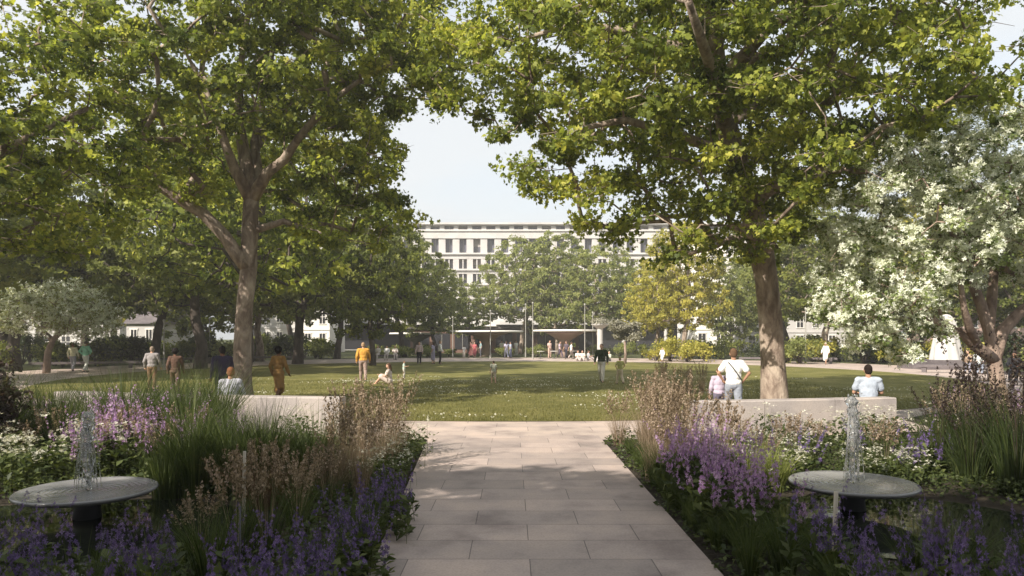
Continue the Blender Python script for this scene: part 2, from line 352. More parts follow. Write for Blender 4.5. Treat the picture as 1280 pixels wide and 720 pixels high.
def crown(clumps, rs, n_leaf, rad, size, tmpl, twigs=None, flat=.62, up=.42, spread_tone=.22, lb=None, mi=0, outc=None, droop=.5):
    lb = lb or LB(); cs = np.array(clumps); k = len(cs)
    per = np.maximum(20, (n_leaf * (.45 + 1.1 * rs.rand(k))).astype(int)); idx = np.repeat(np.arange(k), per); n = len(idx)
    ctone = rs.normal(.5, spread_tone * .6, k)
    R_ = rad * (.7 + .6 * rs.rand(k)); v = nrm(rs.normal(size=(n, 3))); q = rs.rand(n) ** (.42)
    # each clump is a handful of leafy sprays
    ns = 13; spr = nrm(rs.normal(size=(k, ns, 3))) * (R_[:, None, None] * .62); spr[:, :, 2] *= flat
    sidx = rs.randint(0, ns, n)
    off = spr[idx, sidx] + v * (q * R_[idx] * .40)[:, None] * np.array([1, 1, flat])
    pos = cs[idx] + off
    cen = np.array(outc if outc is not None else cs.mean(0)); outw = nrm(pos - cen)
    nor = nrm(rs.normal(size=(n, 3)) * .62 + outw * .45 + np.array([0, 0, up]))
    tip = nrm(rs.normal(size=(n, 3)) + nrm(off) * .9 + np.array([0, 0, -droop]))
    tone = ctone[idx] + rs.normal(0, spread_tone, n)
    lb.leaves(tmpl, pos, nor, tip, size * (.5 + .95 * rs.rand(n)), tone, mi)
    return lb
def make_tree(name, label, limbs, clumps, seed, leafm, barkm, n_leaf, rad, size, tmpl=STAR, group=None, r_tip=.012, minz=None, sides=9, cat='tree', lbfn=None, origin=None, **kw):
    rs = np.random.RandomState(seed); o0 = np.array(limbs[0][0][0], float)
    limbs = [[(np.array(p, float) - o0, r) for p, r in l] for l in limbs]; cl = [np.array(c) - o0 for c in clumps]
    t = thing(name, label, cat, tuple(o0), 0, group)
    mb, _ = grow(limbs, cl, rs, r_tip, minz=None if minz is None else minz - o0[2], sides=sides)
    for c in cl:
        for _ in range(5):
            v = rs.normal(size=3); v /= np.linalg.norm(v); v[2] = abs(v[2]) * .4 - .1; e = c + v * rad * rs.uniform(.5, .95)
            mb.tube([c, (c + e) / 2 + rs.normal(size=3) * .06, e], [.012, .008, .004], 3)
    mb.build('trunk', barkm, t)
    lb = crown(cl, rs, n_leaf, rad, size, tmpl, **kw)
    mats = [leafm]
    if lbfn: mats = lbfn(lb, cl, rs)
    link('crown', lb.mesh('crown', mats), t)
    return t

# ------------------------------------------------------------------ setting
def sheet(name, poly, z, m):
    mb = MB(); mb.add([(x, y, z) for x, y in poly], [tuple(range(len(poly)))]); o = mb.build(name, m); o['kind'] = 'structure'; return o
def circle(cx, cy, r, n=128, a0=0, a1=2 * PI): return [(cx + r * math.cos(a0 + (a1 - a0) * k / n), cy + r * math.sin(a0 + (a1 - a0) * k / n)) for k in range(n)]
sheet('ground', [(-900, -300), (900, -300), (900, 1200), (-900, 1200)], -.05, M['far'])
sheet('soil', [(-26, -6), (26, -6), (26, 16), (20, 22), (-20, 22), (-26, 16)], -.03, M['soil'])
sheet('plaza', circle(0, 44, 30, 160), 0, M['plaza'])
def lawn_r(a): return 22.4
sheet('lawn', circle(0, 39.5, 22.4, 160), .012, M['lawn'])
mb = MB()
mb.add([(-.55, -6, .004), (1.78, -6, .004), (1.78, 14.6, .004), (-1.7, 14.6, .004)], [(0, 1, 2, 3)])
o = mb.build('path', M['slab']); o['kind'] = 'structure'
def blob(cx, cy, rx, ry, seed, n=48):
    r = np.random.RandomState(seed); ph = r.rand(4) * 6.28; out = []
    for k in range(n):
        a = 2 * PI * k / n; q = 1 + .06 * math.sin(2 * a + ph[0]) + .05 * math.sin(3 * a + ph[1]); out.append((cx + rx * q * math.cos(a), cy + ry * q * math.sin(a)))
    return out
PONDS = [(-4.7, 7.4, 2.3, 1.45), (4.2, 7.7, 1.8, 1.5)]
for k, p in enumerate(PONDS): sheet('pond', blob(*p, k), -.012, M['water'])
# bed patch in the plaza round the blossom tree
sheet('planting_bed', [(9.2, 14), (9.6, 17.6), (12, 19.6), (16, 20.3), (22, 22), (24, 14)], .006, M['soil'])
sheet('planting_bed', [(-9.6, 14), (-10.5, 17.3), (-14, 19.6), (-19, 21.5), (-24, 22), (-26, 14)], .006, M['soil'])

# curved seat walls
def arc_wall(label, x0, x1, h, seat=True):
    t = thing('seat_wall', label, 'wall', (0, 0, 0))
    def arc(r0, r1, z0, z1, nm, m, roundend=0):
        a0, a1 = [math.asin(x / r0) for x in (x0, x1)]; n = 40; mb = MB(); vs = []; fs = []
        bev = .02
        prof = [(r1, z0), (r1, z1 - bev), (r1 - bev, z1), (r0 + bev, z1), (r0, z1 - bev), (r0, z0)]
        for k in range(n + 1):
            a = a0 + (a1 - a0) * k / n
            for r, z in prof: vs.append((r * math.sin(a), 44 - r * math.cos(a), z))
        p = len(prof)
        for k in range(n):
            for j in range(p - 1): fs.append((k * p + j, (k + 1) * p + j, (k + 1) * p + j + 1, k * p + j + 1))
        fs.append(tuple(range(p))); fs.append(tuple(n * p + j for j in range(p))[::-1])
        mb.add(vs, fs)
        return mb.build(nm, m, t)
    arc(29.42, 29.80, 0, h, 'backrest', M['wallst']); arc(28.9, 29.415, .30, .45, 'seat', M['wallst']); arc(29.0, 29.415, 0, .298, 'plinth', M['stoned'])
    return t
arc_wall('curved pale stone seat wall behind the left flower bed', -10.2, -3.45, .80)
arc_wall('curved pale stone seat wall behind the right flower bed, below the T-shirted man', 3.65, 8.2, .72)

# ------------------------------------------------------------------ the long office building behind the trees
BY = 120.0
def zb(y): return CAMZ + (HY - y) * BY / F
bt = thing('office_building', 'long pale stone office building with a flat roof and rows of tall windows', 'building', (0, BY, 0))
XW = 44.7; SP = 2.35; nb = 38
mb = MB(); mb.box(-XW, XW, 1.2, 20, 0, 21.0); mb.build('core', M['portland'], bt)
rows = [(20.35, 21.0, 1.55), (16.45, 18.85, 1.2), (13.75, 15.4, 1.35), (11.3, 12.9, 1.35), (8.9, 10.5, 1.35), (6.4, 8.0, 1.35)]
mb = MB()
mb.box(-XW - .8, XW + .8, -.6, 20.5, 21.15, 21.45); mb.build('roof_slab', M['portland'], bt)
mb = MB(); edges = [21.14] + [z for r_ in rows for z in (r_[1], r_[0])] + [5.0]
for k in range(0, len(edges), 2):
    a, c = edges[k], edges[k + 1]
    mb.box(-XW, XW, .0 if k != 2 else -.12, 1.19, c, a)
for k in range(len(rows)):                              # ledges under every storey
    mb.box(-XW - .1, XW + .1, -.35, -.002 if k != 0 else -.125, rows[k][0] - .32, rows[k][0] - .14)
mb.build('spandrels', M['portland'], bt)
pier = MB()
for rr, (z0, z1, ww) in enumerate(rows): g = SP - ww; pier.box(-g / 2, g / 2, .05, 1.18, z0 - .2, z1 + .2)
pier_me = pier.mesh('pier', [M['portland']])
for i in range(1, nb): link('pier', pier_me, bt, (-XW + i * SP, 0, 0))
wmesh = {}
for key, bl in [((rr, v), v * .28) for rr in range(6) for v in range(3)]:
    rr = key[0]; z0, z1, ww = rows[rr]
    mb = MB(); mb.box(-ww / 2, ww / 2, .9, 1.1, z0, z1, 0)
    if bl: mb.box(-ww / 2 + .02, ww / 2 - .02, .87, .897, z1 - (z1 - z0) * bl, z1 - .01, 3)
    mb.box(-ww / 2, ww / 2, .84, .895, z0, z0 + .08, 1); mb.box(-.03, .03, .84, .895, z0 + .09, z1, 1)
    if rr > 1: mb.box(-.09, .09, .12, .8, z0, z1, 2)
    wmesh[key] = mb.mesh('window', [M['glass'], M['metal'], M['portland'], M['blind']])
cnt = 0; rest = []
for rr in range(6):
    for i in range(nb):
        x = -XW + (i + .5) * SP; px = HX + x * F / BY
        if 520 < px < 845 and cnt < 98 and rr != 5: link('window', wmesh[(rr, R.choice([0, 0, 1, 2]))], bt, (x, 0, 0)); cnt += 1
        else: rest.append((x, rr))
mb = MB()
for x, rr in rest: z0, z1, ww = rows[rr]; mb.box(x - ww / 2, x + ww / 2, .9, 1.1, z0, z1)
mb.build('window_rows', M['glass'], bt)['kind'] = 'stuff'
mb = MB(); mb.box(-XW, XW, -1.5, .9, 4.3, 4.98); mb.build('first_floor_slab', M['portland'], bt)
mb = MB(); mb.box(-XW, XW, 1.195, 1.199, .1, 4.3); mb.build('ground_floor_glazing', M['glassd'], bt)
for i in range(0, nb + 1, 3):
    x = -XW + i * SP; mb = MB(); mb.cyl(0, 0, 0, 4.3, .32, 14); mb.build('column', M['portland'], bt, (x, -.6, 0))
mb = MB(); mb.box(-14, -2.5, -9, -1.6, 3.9, 4.2)
mb.build('entrance_canopy', M['white'], bt)
for x in (-13.4, -8.2, -3.2):
    mb = MB(); mb.cyl(0, 0, 0, 3.9, .25, 12); mb.build('column', M['portland'], bt, (x, -8.4, 0))

def house(name, label, x0, x1, d, h, wallm, storeys, bays, roof='flat', rz=0, group=None):
    w = (x1 - x0) * d / F; xc = PX((x0 + x1) / 2, d); t = thing(name, label, 'building', (xc, d, 0), rz, group)
    mb = MB(); mb.box(-w / 2, w / 2, 0, 9, 0, h); mb.build('wall', wallm, t)
    mb = MB()
    if roof == 'gable': mb.add([(-w / 2 - .3, -.3, h), (w / 2 + .3, -.3, h), (w / 2 + .3, 9.3, h), (-w / 2 - .3, 9.3, h), (-w / 2 - .3, 4.5, h + 3), (w / 2 + .3, 4.5, h + 3)], [(0, 1, 5, 4), (2, 3, 4, 5), (1, 2, 5), (3, 0, 4), (3, 2, 1, 0)])
    else:
        mb.box(-w / 2 - .25, w / 2 + .25, -.25, 9.2, h + .003, h + .35); mb.box(-w / 2 + .3, w / 2 - .3, .6, 8.4, h + .353, h + 1.6)
    mb.build('roof', M['stoned'] if roof == 'gable' else wallm, t)
    sh = h / storeys
    fr = MB(); ww = w / bays * .42; hh = sh * .58
    fr.box(-ww / 2 - .1, ww / 2 + .1, -.1, -.03, -.12, -.003, 1); fr.box(-ww / 2, ww / 2, -.03, .06, 0, hh, 0)
    for q in (-ww / 2, 0, ww / 2): fr.box(q - .035, q + .035, -.06, -.031, 0, hh, 1)
    fr.box(-ww / 2, ww / 2, -.055, -.032, hh / 2 - .03, hh / 2 + .03, 1); fr.box(-ww / 2 - .1, ww / 2 + .1, -.08, -.03, hh + .003, hh + .14, 1)
    me = fr.mesh('window', [M['glassd'], M['white']])
    for s in range(storeys):
        for k in range(bays): link('window', me, t, (-w / 2 + (k + .5) * w / bays, 0, s * sh + sh * .24))
    for s in range(1, storeys): mb = MB(); mb.box(-w / 2 - .05, w / 2 + .05, -.1, -.002, s * sh - .1, s * sh + .08); mb.build('string_course', wallm, t)
    return t
house('white_house', 'bright white rendered town house seen through the left trees', 376, 412, 98, 13, M['white'], 4, 2)
house('stone_house', 'grey stone town house to the left of the bright white house', 325, 374, 100, 14, M['portland'], 4, 3)
house('small_lodge', 'small grey lodge with a pitched roof among the left trees', 158, 196, 78, 3.6, M['portland'], 1, 2, 'gable')
house('white_house', 'bright white town house glimpsed behind the golden trees', 866, 912, 96, 13, M['white'], 4, 2)
house('stone_terrace', 'long beige stone terrace glimpsed behind the right trees', 930, 1110, 112, 15, M['portland'], 5, 9)
house('brick_terrace', 'warm terrace behind the trunk of the blossom tree, far right', 1180, 1400, 95, 14, M['pinkst'], 5, 9)
house('stone_terrace', 'pale stone terrace behind the dark far left trees', -120, 150, 105, 14, M['portland'], 5, 10)

# ------------------------------------------------------------------ near plane trees
GAP = [(488, 150), (500, 215), (512, 262), (525, 300), (600, 300), (705, 296), (722, 282), (690, 268), (655, 232), (622, 195), (590, 146), (545, 126)]
def proj(p): return HX + p[0] * F / p[1], HY - (p[2] - CAMZ) * F / p[1]
def keepf(*polys, pad=0):
    def k(p):
        if p[1] < 1.5: return True
        x, y = proj(p)
        for q in polys:
            if inpoly(x, y, q): return False
        return True
    return k
rA = np.random.RandomState(3); dA = 22
def L(*pts): return [(P(x, y, d), r) for x, y, d, r in pts]
limA = [[(Vector((PX(303, dA), dA, -.05)), .40)] + L((303, 480, dA, .29), (303, 430, dA, .26), (306, 380, dA, .25), (311, 335, dA, .25), (312, 290, dA, .245), (314, 250, dA, .23), (312, 225, dA, .22), (305, 190, 22.2, .19), (298, 150, 22.4, .15), (300, 90, 22.6, .11), (310, 20, 22.8, .08), (315, -60, 23, .05)),
        L((308, 340, dA, .24), (296, 318, 21.8, .21), (280, 294, 21.6, .19), (255, 268, 21.3, .17), (225, 250, 21, .15), (203, 236, 20.8, .13), (180, 205, 20.5, .09), (150, 180, 20.2, .06)),
        L((313, 240, dA, .2), (322, 215, 22.2, .17), (318, 180, 22.5, .13), (330, 120, 23, .10), (345, 40, 23.5, .07)),
        L((313, 238, dA, .2), (335, 215, 21.7, .16), (355, 200, 21.4, .14), (375, 170, 21, .11), (410, 130, 20.6, .08), (450, 100, 20.3, .05)),
        L((312, 245, dA, .2), (295, 215, 21.6, .16), (283, 185, 21.3, .13), (270, 140, 21, .10), (240, 80, 20.5, .07)),
        L((312, 235, dA, .2), (308, 205, 23, .15), (330, 170, 24.5, .12), (370, 120, 26, .08))]
eA = [(P(340, 40, 22.5), (6.0, 6.2, 5.2)), (P(510, 85, 22), (2.2, 3, 2.0)), (P(445, 195, 22.5), (2.6, 3.2, 3.0)), (P(215, 165, 21.5), (2.9, 3.2, 2.5)), (P(480, 60, 21.5), (2.6, 3.4, 2.6)), (P(330, -120, 23), (5, 5, 4))]
TR = [(262, 165), (375, 165), (385, 225), (345, 270), (350, 560), (262, 560), (262, 345), (175, 250), (190, 210), (262, 262)]
BACK = lambda f, y0: (lambda p: p[1] > y0 or f(p))
kA = keepf(TR); gA = keepf(GAP)
cA = clump_centres(eA, 1.0, rA, lambda p: gA(p) and (p[1] > 24.5 or kA(p)), .55, 6000)
make_tree('plane_tree', 'tall plane tree left of the path, trunk forking with one low limb', limA, cA, 21, M['plane'], M['bark'], 190, 1.0, .152, minz=4.5, sides=11)
dB = 19.5; rB = np.random.RandomState(8)
limB = [[(Vector((PX(968, dB), dB, -.05)), .50)] + L((968, 500, dB, .375), (966, 450, dB, .315), (963, 400, dB, .31), (958, 350, dB, .30), (950, 305, 19.4, .33), (938, 255, 19.2, .31), (922, 205, 19, .29), (908, 155, 18.8, .27), (897, 105, 18.7, .26), (892, 55, 18.6, .26), (888, 10, 18.5, .22), (880, -50, 18.5, .18), (870, -140, 18.5, .12)),
        L((940, 262, 19.2, .2), (965, 235, 18.5, .16), (1000, 218, 17.8, .13), (1040, 212, 17, .10), (1085, 214, 16.3, .07)),
        L((925, 212, 19, .2), (890, 185, 18, .14), (840, 165, 17.3, .11), (780, 150, 16.8, .08), (730, 160, 16.5, .06)),
        L((895, 95, 18.7, .22), (930, 70, 18, .17), (960, 35, 17.3, .14), (1000, 12, 16.8, .11), (1060, -10, 16.3, .08)),
        L((897, 100, 18.7, .2), (850, 60, 18.5, .15), (790, 40, 18.2, .11), (720, 30, 18, .08), (650, 50, 17.8, .05)),
        L((905, 145, 18.8, .2), (960, 120, 20, .15), (1040, 100, 21, .11), (1130, 95, 21.5, .07)),
        L((910, 160, 18.8, .2), (900, 120, 17, .15), (880, 60, 15, .11), (860, 0, 13.5, .07))]
eB = [(P(890, 20, 18.5), (6.4, 6.2, 5.0)), (P(700, 40, 18), (3.0, 4, 2.9)), (P(1100, 110, 17.5), (4.4, 4, 3.2)), (P(950, 240, 18.3), (3.1, 3, 1.9)), (P(760, 185, 18), (2.3, 3, 1.7)), (P(1080, 250, 17.5), (2.6, 3, 1.9)), (P(900, -130, 19), (5, 5, 3.6)), (P(895, 275, 18), (2.3, 2.6, 1.1)), (P(975, 300, 18), (1.9, 2.4, .9)), (P(1060, 60, 16), (4, 4, 2.4)), (P(1000, 150, 17), (3.6, 4, 2.6)), (P(745, 250, 18), (1.5, 2.2, .9)), (P(690, 205, 18), (1.4, 2.2, 1.0)), (P(590, 85, 19), (1.5, 2, 1.1))]
HB = [(800, 315), (925, 338), (930, 352), (1010, 352), (1012, 560), (800, 560)]
H2 = [(870, 25), (915, 20), (925, 100), (885, 105)]
SKR = [(1215, -10), (1300, -20), (1300, 100), (1225, 95)]
CR = [(1005, 330), (1030, 250), (1090, 190), (1170, 135), (1300, 120), (1300, 520), (1005, 480)]
kC = keepf(CR); gB = keepf(GAP, HB, H2, SKR)
cB = clump_centres(eB, .98, rB, lambda p: gB(p) and (p[1] > 20 or kC(p)), .55, 9000)
make_tree('plane_tree', 'broad plane tree at the right, its spotted trunk rising behind the right seat wall', limB, cB, 22, M['plane'], M['bark'], 185, .98, .142, minz=4, sides=11)
dD = 15.5; xD = PX(-95, dD); rD = np.random.RandomState(9)
limD = [[(Vector((xD, dD, -.05)), .5), (Vector((xD, dD, 2)), .4), (Vector((xD + .1, dD, 4.5)), .36), (Vector((xD, dD + .2, 7)), .28), (Vector((xD, dD, 10)), .18)],
        [(Vector((xD + .1, dD, 4.6)), .12), (Vector((xD + 1.5, dD + .3, 6.2)), .08), (Vector((xD + 3.2, dD + .6, 7.2)), .05)]]
eD = [(P(-5, 165, 16), (3.2, 2.8, 2.6)), (P(15, 60, 15.8), (2.0, 2.0, 1.7)), (P(70, 200, 16.5), (1.9, 2.2, 1.8)), (P(0, 265, 16.5), (2.6, 2.4, 1.1))]
cD = clump_centres(eD, .9, rD, keepf([(150, 190), (300, 190), (300, 345), (150, 260)], [(85, 60), (150, 55), (150, 120), (95, 125)]), .5, 3000)
make_tree('plane_tree', 'plane tree whose leafy boughs hang in from the left edge', limD, cD, 23, M['plane'], M['bark'], 160, .95, .145, minz=4, sides=10)
# plane trees behind the viewer: they shade the flower beds and the near end of the path
for k, (x, y, lab, sp) in enumerate([(-8.8, -3.2, 'plane tree standing behind the viewpoint on the left, shading the beds', 4.8), (-1.0, -11, 'plane tree standing behind the viewpoint beside the path', 5.4), (7.5, -6.5, 'plane tree standing behind the viewpoint on the right', 4.5),
        (-3.4, -4.6, 'plane tree close behind the viewpoint, its boughs over the path', 4.4), (-16, -7, 'plane tree standing far behind the viewpoint on the left', 5.6), (-7.5, -8, 'plane tree standing behind the viewpoint, left of the path', 4.8)]):
    rk = np.random.RandomState(50 + k); b = Vector((x, y, -.05))
    lim = [[(b, .5), (b + Vector((0, 0, 2)), .4), (b + Vector((.2, 0, 4.5)), .36), (b + Vector((0, .2, 7)), .28), (b + Vector((0, 0, 10)), .16)]]
    ck = clump_centres([(b + Vector((0, 0, 8.0)), (sp, sp, 3.6))], .9, rk, lambda p: p[1] < 4.2, .7, 3600)
    make_tree('plane_tree', lab, lim, ck, 30 + k, M['plane'], M['bark'], 190, .95, .24, minz=4)

# ------------------------------------------------------------------ blossom tree
def bloss(lb, cl, rs):
    cs = np.array(cl); idx = np.repeat(np.arange(len(cs)), 165); n = len(idx)
    sub = nrm(rs.normal(size=(len(cs), 10, 3))) * .36; c = sub[idx, rs.randint(0, 10, n)]
    pos = cs[idx] + c + rs.normal(size=(n, 3)) * .07 + np.array([0, 0, .05])
    nor = nrm(rs.normal(size=(n, 3)) * .6 + nrm(c) * .7 + np.array([-.2, -.2, .6]))
    lb.leaves(PET, pos, nor, nrm(rs.normal(size=(n, 3))), .065 + .055 * rs.rand(n), rs.rand(n), 1)
    return [M['silver'], M['blossom']]
dC = 17.0; b = Vector((PX(1250, dC), dC, 0)); rC = np.random.RandomState(12)
limC = [[(b, .26)] + L((1248, 485, dC, .17), (1243, 450, dC, .15), (1236, 415, dC, .12), (1226, 380, dC, .12), (1212, 345, dC, .10), (1195, 300, dC, .10), (1180, 250, dC, .07)),
        L((1243, 455, dC, .2), (1222, 435, 16.8, .13), (1200, 415, 16.6, .10), (1178, 405, 16.4, .08), (1150, 395, 16.2, .05)),
        L((1241, 440, dC, .2), (1252, 415, 17.2, .15), (1270, 395, 17.3, .13), (1292, 375, 17.4, .10), (1310, 330, 17.5, .08)),
        L((1232, 400, dC, .2), (1240, 370, 17.3, .12), (1243, 330, 17.4, .09), (1235, 270, 17.5, .06)),
        L((1222, 432, 16.8, .2), (1212, 410, 16.4, .09), (1205, 385, 16, .07), (1200, 350, 15.8, .05))]
eC = [(P(1150, 265, 16.5), (2.2, 2.0, 2.0)), (P(1225, 205, 16.5), (1.8, 1.8, 1.5)), (P(1160, 200, 16.5), (1.3, 1.5, 1.1)), (P(1085, 355, 16.5), (1.25, 1.6, 1.5)), (P(1300, 275, 17), (1.7, 2, 1.5)), (P(1140, 400, 16.5), (1.1, 1.3, .9))]
TC = [(1180, 362), (1300, 345), (1300, 520), (1165, 520), (1150, 440), (1180, 420)]
cC = clump_centres(eC, .55, rC, keepf(TC), .45, 4200)
make_tree('blossom_tree', 'white flowering tree at the right edge, with a crooked forked trunk', limC, cC, 33, M['silver'], M['barkp'], 105, .52, .085, OVAL, r_tip=.007, minz=2.2, sides=9, lbfn=bloss)
# small far blossom tree at the left
dE = 41; b = Vector((PX(58, dE), dE, 0)); rE = np.random.RandomState(14)
def bloss2(lb, cl, rs):
    cs = np.array(cl); idx = np.repeat(np.arange(len(cs)), 45); n = len(idx)
    pos = cs[idx] + nrm(rs.normal(size=(n, 3))) * .55 * rs.rand(n, 1) ** .4
    lb.leaves(PET, pos, nrm(rs.normal(size=(n, 3)) + np.array([-.3, -.4, .8])), nrm(rs.normal(size=(n, 3))), .12 + .08 * rs.rand(n), rs.rand(n), 1)
    return [M['soft'], M['blossom']]
limE = [[(b, .22)] + L((60, 440, dE, .18), (66, 425, dE, .16), (76, 415, dE, .12), (90, 400, dE, .09)), L((64, 432, dE, .15), (55, 415, dE, .11), (40, 395, dE, .08))]
cE = clump_centres([(P(85, 388, dE), (2.4, 2.2, 1.5)), (P(20, 385, dE), (2.4, 2.2, 1.4)), (P(115, 400, dE), (1.6, 1.6, 1.1))], .62, rE, None, .6, 1600)
make_tree('blossom_tree', 'small white flowering tree beside the far left walkers', limE, cE, 34, M['soft'], M['barkp'], 60, .6, .14, OVAL, r_tip=.01, minz=1.6, lbfn=bloss2)

# ------------------------------------------------------------------ park trees further back (a few grown models, copied)
def generic_tree(seed, H=14.0, cr=4.9, ch=5.0, tr=.34, leafs=70, size=.31, spacing=1.15, low=.20, lean=.6, tmpl=OVAL, rad=1.1):
    rs = np.random.RandomState(seed); x = y = 0; trunk = []
    n = 8
    for k in range(n + 1):
        t = k / n; trunk.append((Vector((x, y, -.1 + t * H * .8)), tr * (1.25 if k == 0 else 1 - .75 * t))); x += rs.normal() * lean * .3; y += rs.normal() * lean * .3
    ells = [((0, 0, H - ch * 1.05), (cr, cr, ch))]
    for k in range(8):
        a = 2 * PI * (k + rs.rand() * .7) / 8 * 2; z = H * (low + .14) + rs.rand() * H * .30
        ells.append(((math.cos(a) * cr * .62, math.sin(a) * cr * .62, z), (cr * .55, cr * .55, ch * .42)))
    cl = clump_centres(ells, spacing, rs, None, .5, 2600)
    mb, _ = grow([trunk], cl, rs, .016, minz=H * low * .8, sides=7)
    lb = crown(cl, rs, leafs, rad, size, tmpl)
    return mb.mesh('trunk', M['barkd']), lb.mesh('crown', [M['green']])
def olink(t, meshes, leaf, bark=None):
    for nm, me, m in (('trunk', meshes[0], bark), ('crown', meshes[1], leaf)):
        o = link(nm, me, t)
        if m: o.material_slots[0].link = 'OBJECT'; o.material_slots[0].material = m
gen = [generic_tree(s) for s in (1, 2, 3)] + [generic_tree(4, 13, 4.2, 5.4, .26, 80, .30, 1.05, .16)]
park = [ # x, distance, scale, width scale, model, leaf, bark, name, label
 (192, 54, 1.05, 1.05, 0, 'green', None, 'park_tree', 'dark-trunked green tree behind the left lawn edge'),
 (325, 62, 1.0, 1.0, 1, 'green', 'bark', 'park_tree', 'green tree with a pale straight trunk just right of the big left plane trunk'),
 (421, 70, 1.0, .95, 2, 'green', None, 'park_tree', 'dark-trunked tree right of the bright white house'),
 (466, 52, 1.02, .85, 3, 'green', None, 'park_tree', 'slim leaning tree with dark trunk behind the man in the orange jacket'),
 (545, 84, .78, .75, 1, 'soft', None, 'park_tree', 'mid green tree left of the mushroom canopies, before the office building'),
 (505, 78, 1.0, .95, 0, 'green', None, 'park_tree', 'dense green tree between the slim dark trunk and the office building'),
 (585, 92, .66, .7, 2, 'soft', None, 'park_tree', 'low soft green tree in front of the office building, above the left canopy'),
 (650, 94, 1.12, 1.05, 0, 'soft', 'bark', 'park_tree', 'light green tree left of the tallest one in front of the office building'),
 (697, 92, 1.24, 1.1, 3, 'soft', 'bark', 'park_tree', 'tallest light green tree in the centre, in front of the office building'),
 (752, 88, 1.0, .95, 1, 'soft', 'bark', 'park_tree', 'light green tree above the right mushroom canopy'),
 (795, 93, .84, .85, 2, 'soft', None, 'park_tree', 'light green tree left of the golden trees, before the office building'),
 (853, 68, .96, .78, 1, 'gold', 'bark', 'golden_tree', 'golden yellow tree at the right end of the office building'),
 (820, 74, .72, .7, 2, 'gold', 'bark', 'golden_tree', 'smaller golden tree just right of the grey-leaved tree'),
 (912, 84, .92, .8, 3, 'soft', None, 'park_tree', 'light green tree between the golden tree and the big right trunk'),
 (250, 47, 1.2, 1.15, 2, 'soft', None, 'park_tree', 'tall spreading tree behind the low left limb of the big left plane'),
 (18, 45, 1.05, 1.15, 0, 'green', None, 'park_tree', 'broad low-boughed tree behind the small far blossom tree'),
 (372, 56, 1.2, 1.15, 1, 'soft', None, 'park_tree', 'tall tree right of the big left trunk, before the town houses'),
 (302, 38, 1.1, 1.1, 0, 'plane', None, 'park_tree', 'tall tree added to shade the lawn, mostly hidden behind the big left trunk'),  # added so that its shadow darkens the middle of the lawn
 (-150, 31, 1.15, 1.5, 3, 'green', None, 'park_tree', 'tall wide tree beyond the left edge, shading the lawn'),
 (985, 70, 1.2, 1.1, 1, 'soft', None, 'park_tree', 'tall light green tree behind the foot of the big right trunk'),
 (1180, 60, 1.1, 1.2, 2, 'gold', None, 'golden_tree', 'yellow green tree behind the blossom tree and the monument'),
 (1085, 88, 1.2, 1.2, 3, 'soft', None, 'park_tree', 'distant tree before the beige terrace'),
 (1026, 62, .95, 1.0, 0, 'green', 'bark', 'park_tree', 'green tree behind the walker in white at the right'),
 (1095, 66, .95, .95, 2, 'green', None, 'park_tree', 'green tree seen under the boughs of the blossom tree'),
 (1222, 52, .85, .9, 1, 'green', 'bark', 'park_tree', 'pale-trunked tree directly behind the fork of the blossom tree'),
 (1150, 74, 1.05, 1.0, 3, 'green', None, 'park_tree', 'tall green tree beyond the white monument'),
 (1310, 48, .95, 1.0, 0, 'green', None, 'park_tree', 'green tree at the far right edge behind the blossom tree'),
 (100, 64, 1.05, 1.1, 2, 'soft', None, 'park_tree', 'broad green tree above the two left walkers'),
 (5, 50, 1.0, 1.1, 1, 'dark', None, 'park_tree', 'dark green tree behind the left blossom tree'),
 (255, 72, 1.05, 1.1, 3, 'green', None, 'park_tree', 'tall green tree filling the gap left of the big left plane trunk'),
 (365, 84, 1.1, 1.05, 0, 'soft', None, 'park_tree', 'light green tree above the grey stone town house'),
 (-60, 62, 1.1, 1.1, 3, 'green', None, 'park_tree', 'tall tree at the left edge, beyond the dark shrubs'),
 (960, 92, 1.05, 1.0, 2, 'green', None, 'park_tree', 'distant green tree directly behind the big right trunk'),
 (1240, 84, 1.1, 1.0, 2, 'soft', None, 'park_tree', 'distant light green tree above the brick terrace'),
 (140, 88, 1.1, 1.1, 1, 'gold', None, 'golden_tree', 'yellowing tree far behind the lodge'),
 (50, 84, 1.15, 1.1, 0, 'green', None, 'park_tree', 'distant tree behind the left blossom tree, next to the terrace'),
 (215, 92, 1.1, 1.1, 2, 'soft', None, 'park_tree', 'distant light green tree right of the lodge'),
]
for k, (x, d, sz, sw, g, lf, bk, nm, lab) in enumerate(park):
    t = thing(nm, lab, 'tree', (PX(x, d), d, 0), R.random() * 6.28, 'park trees round the square'); t.scale = (sw, sw, sz)
    olink(t, gen[g], M[lf], M[bk] if bk else M['barkd'])

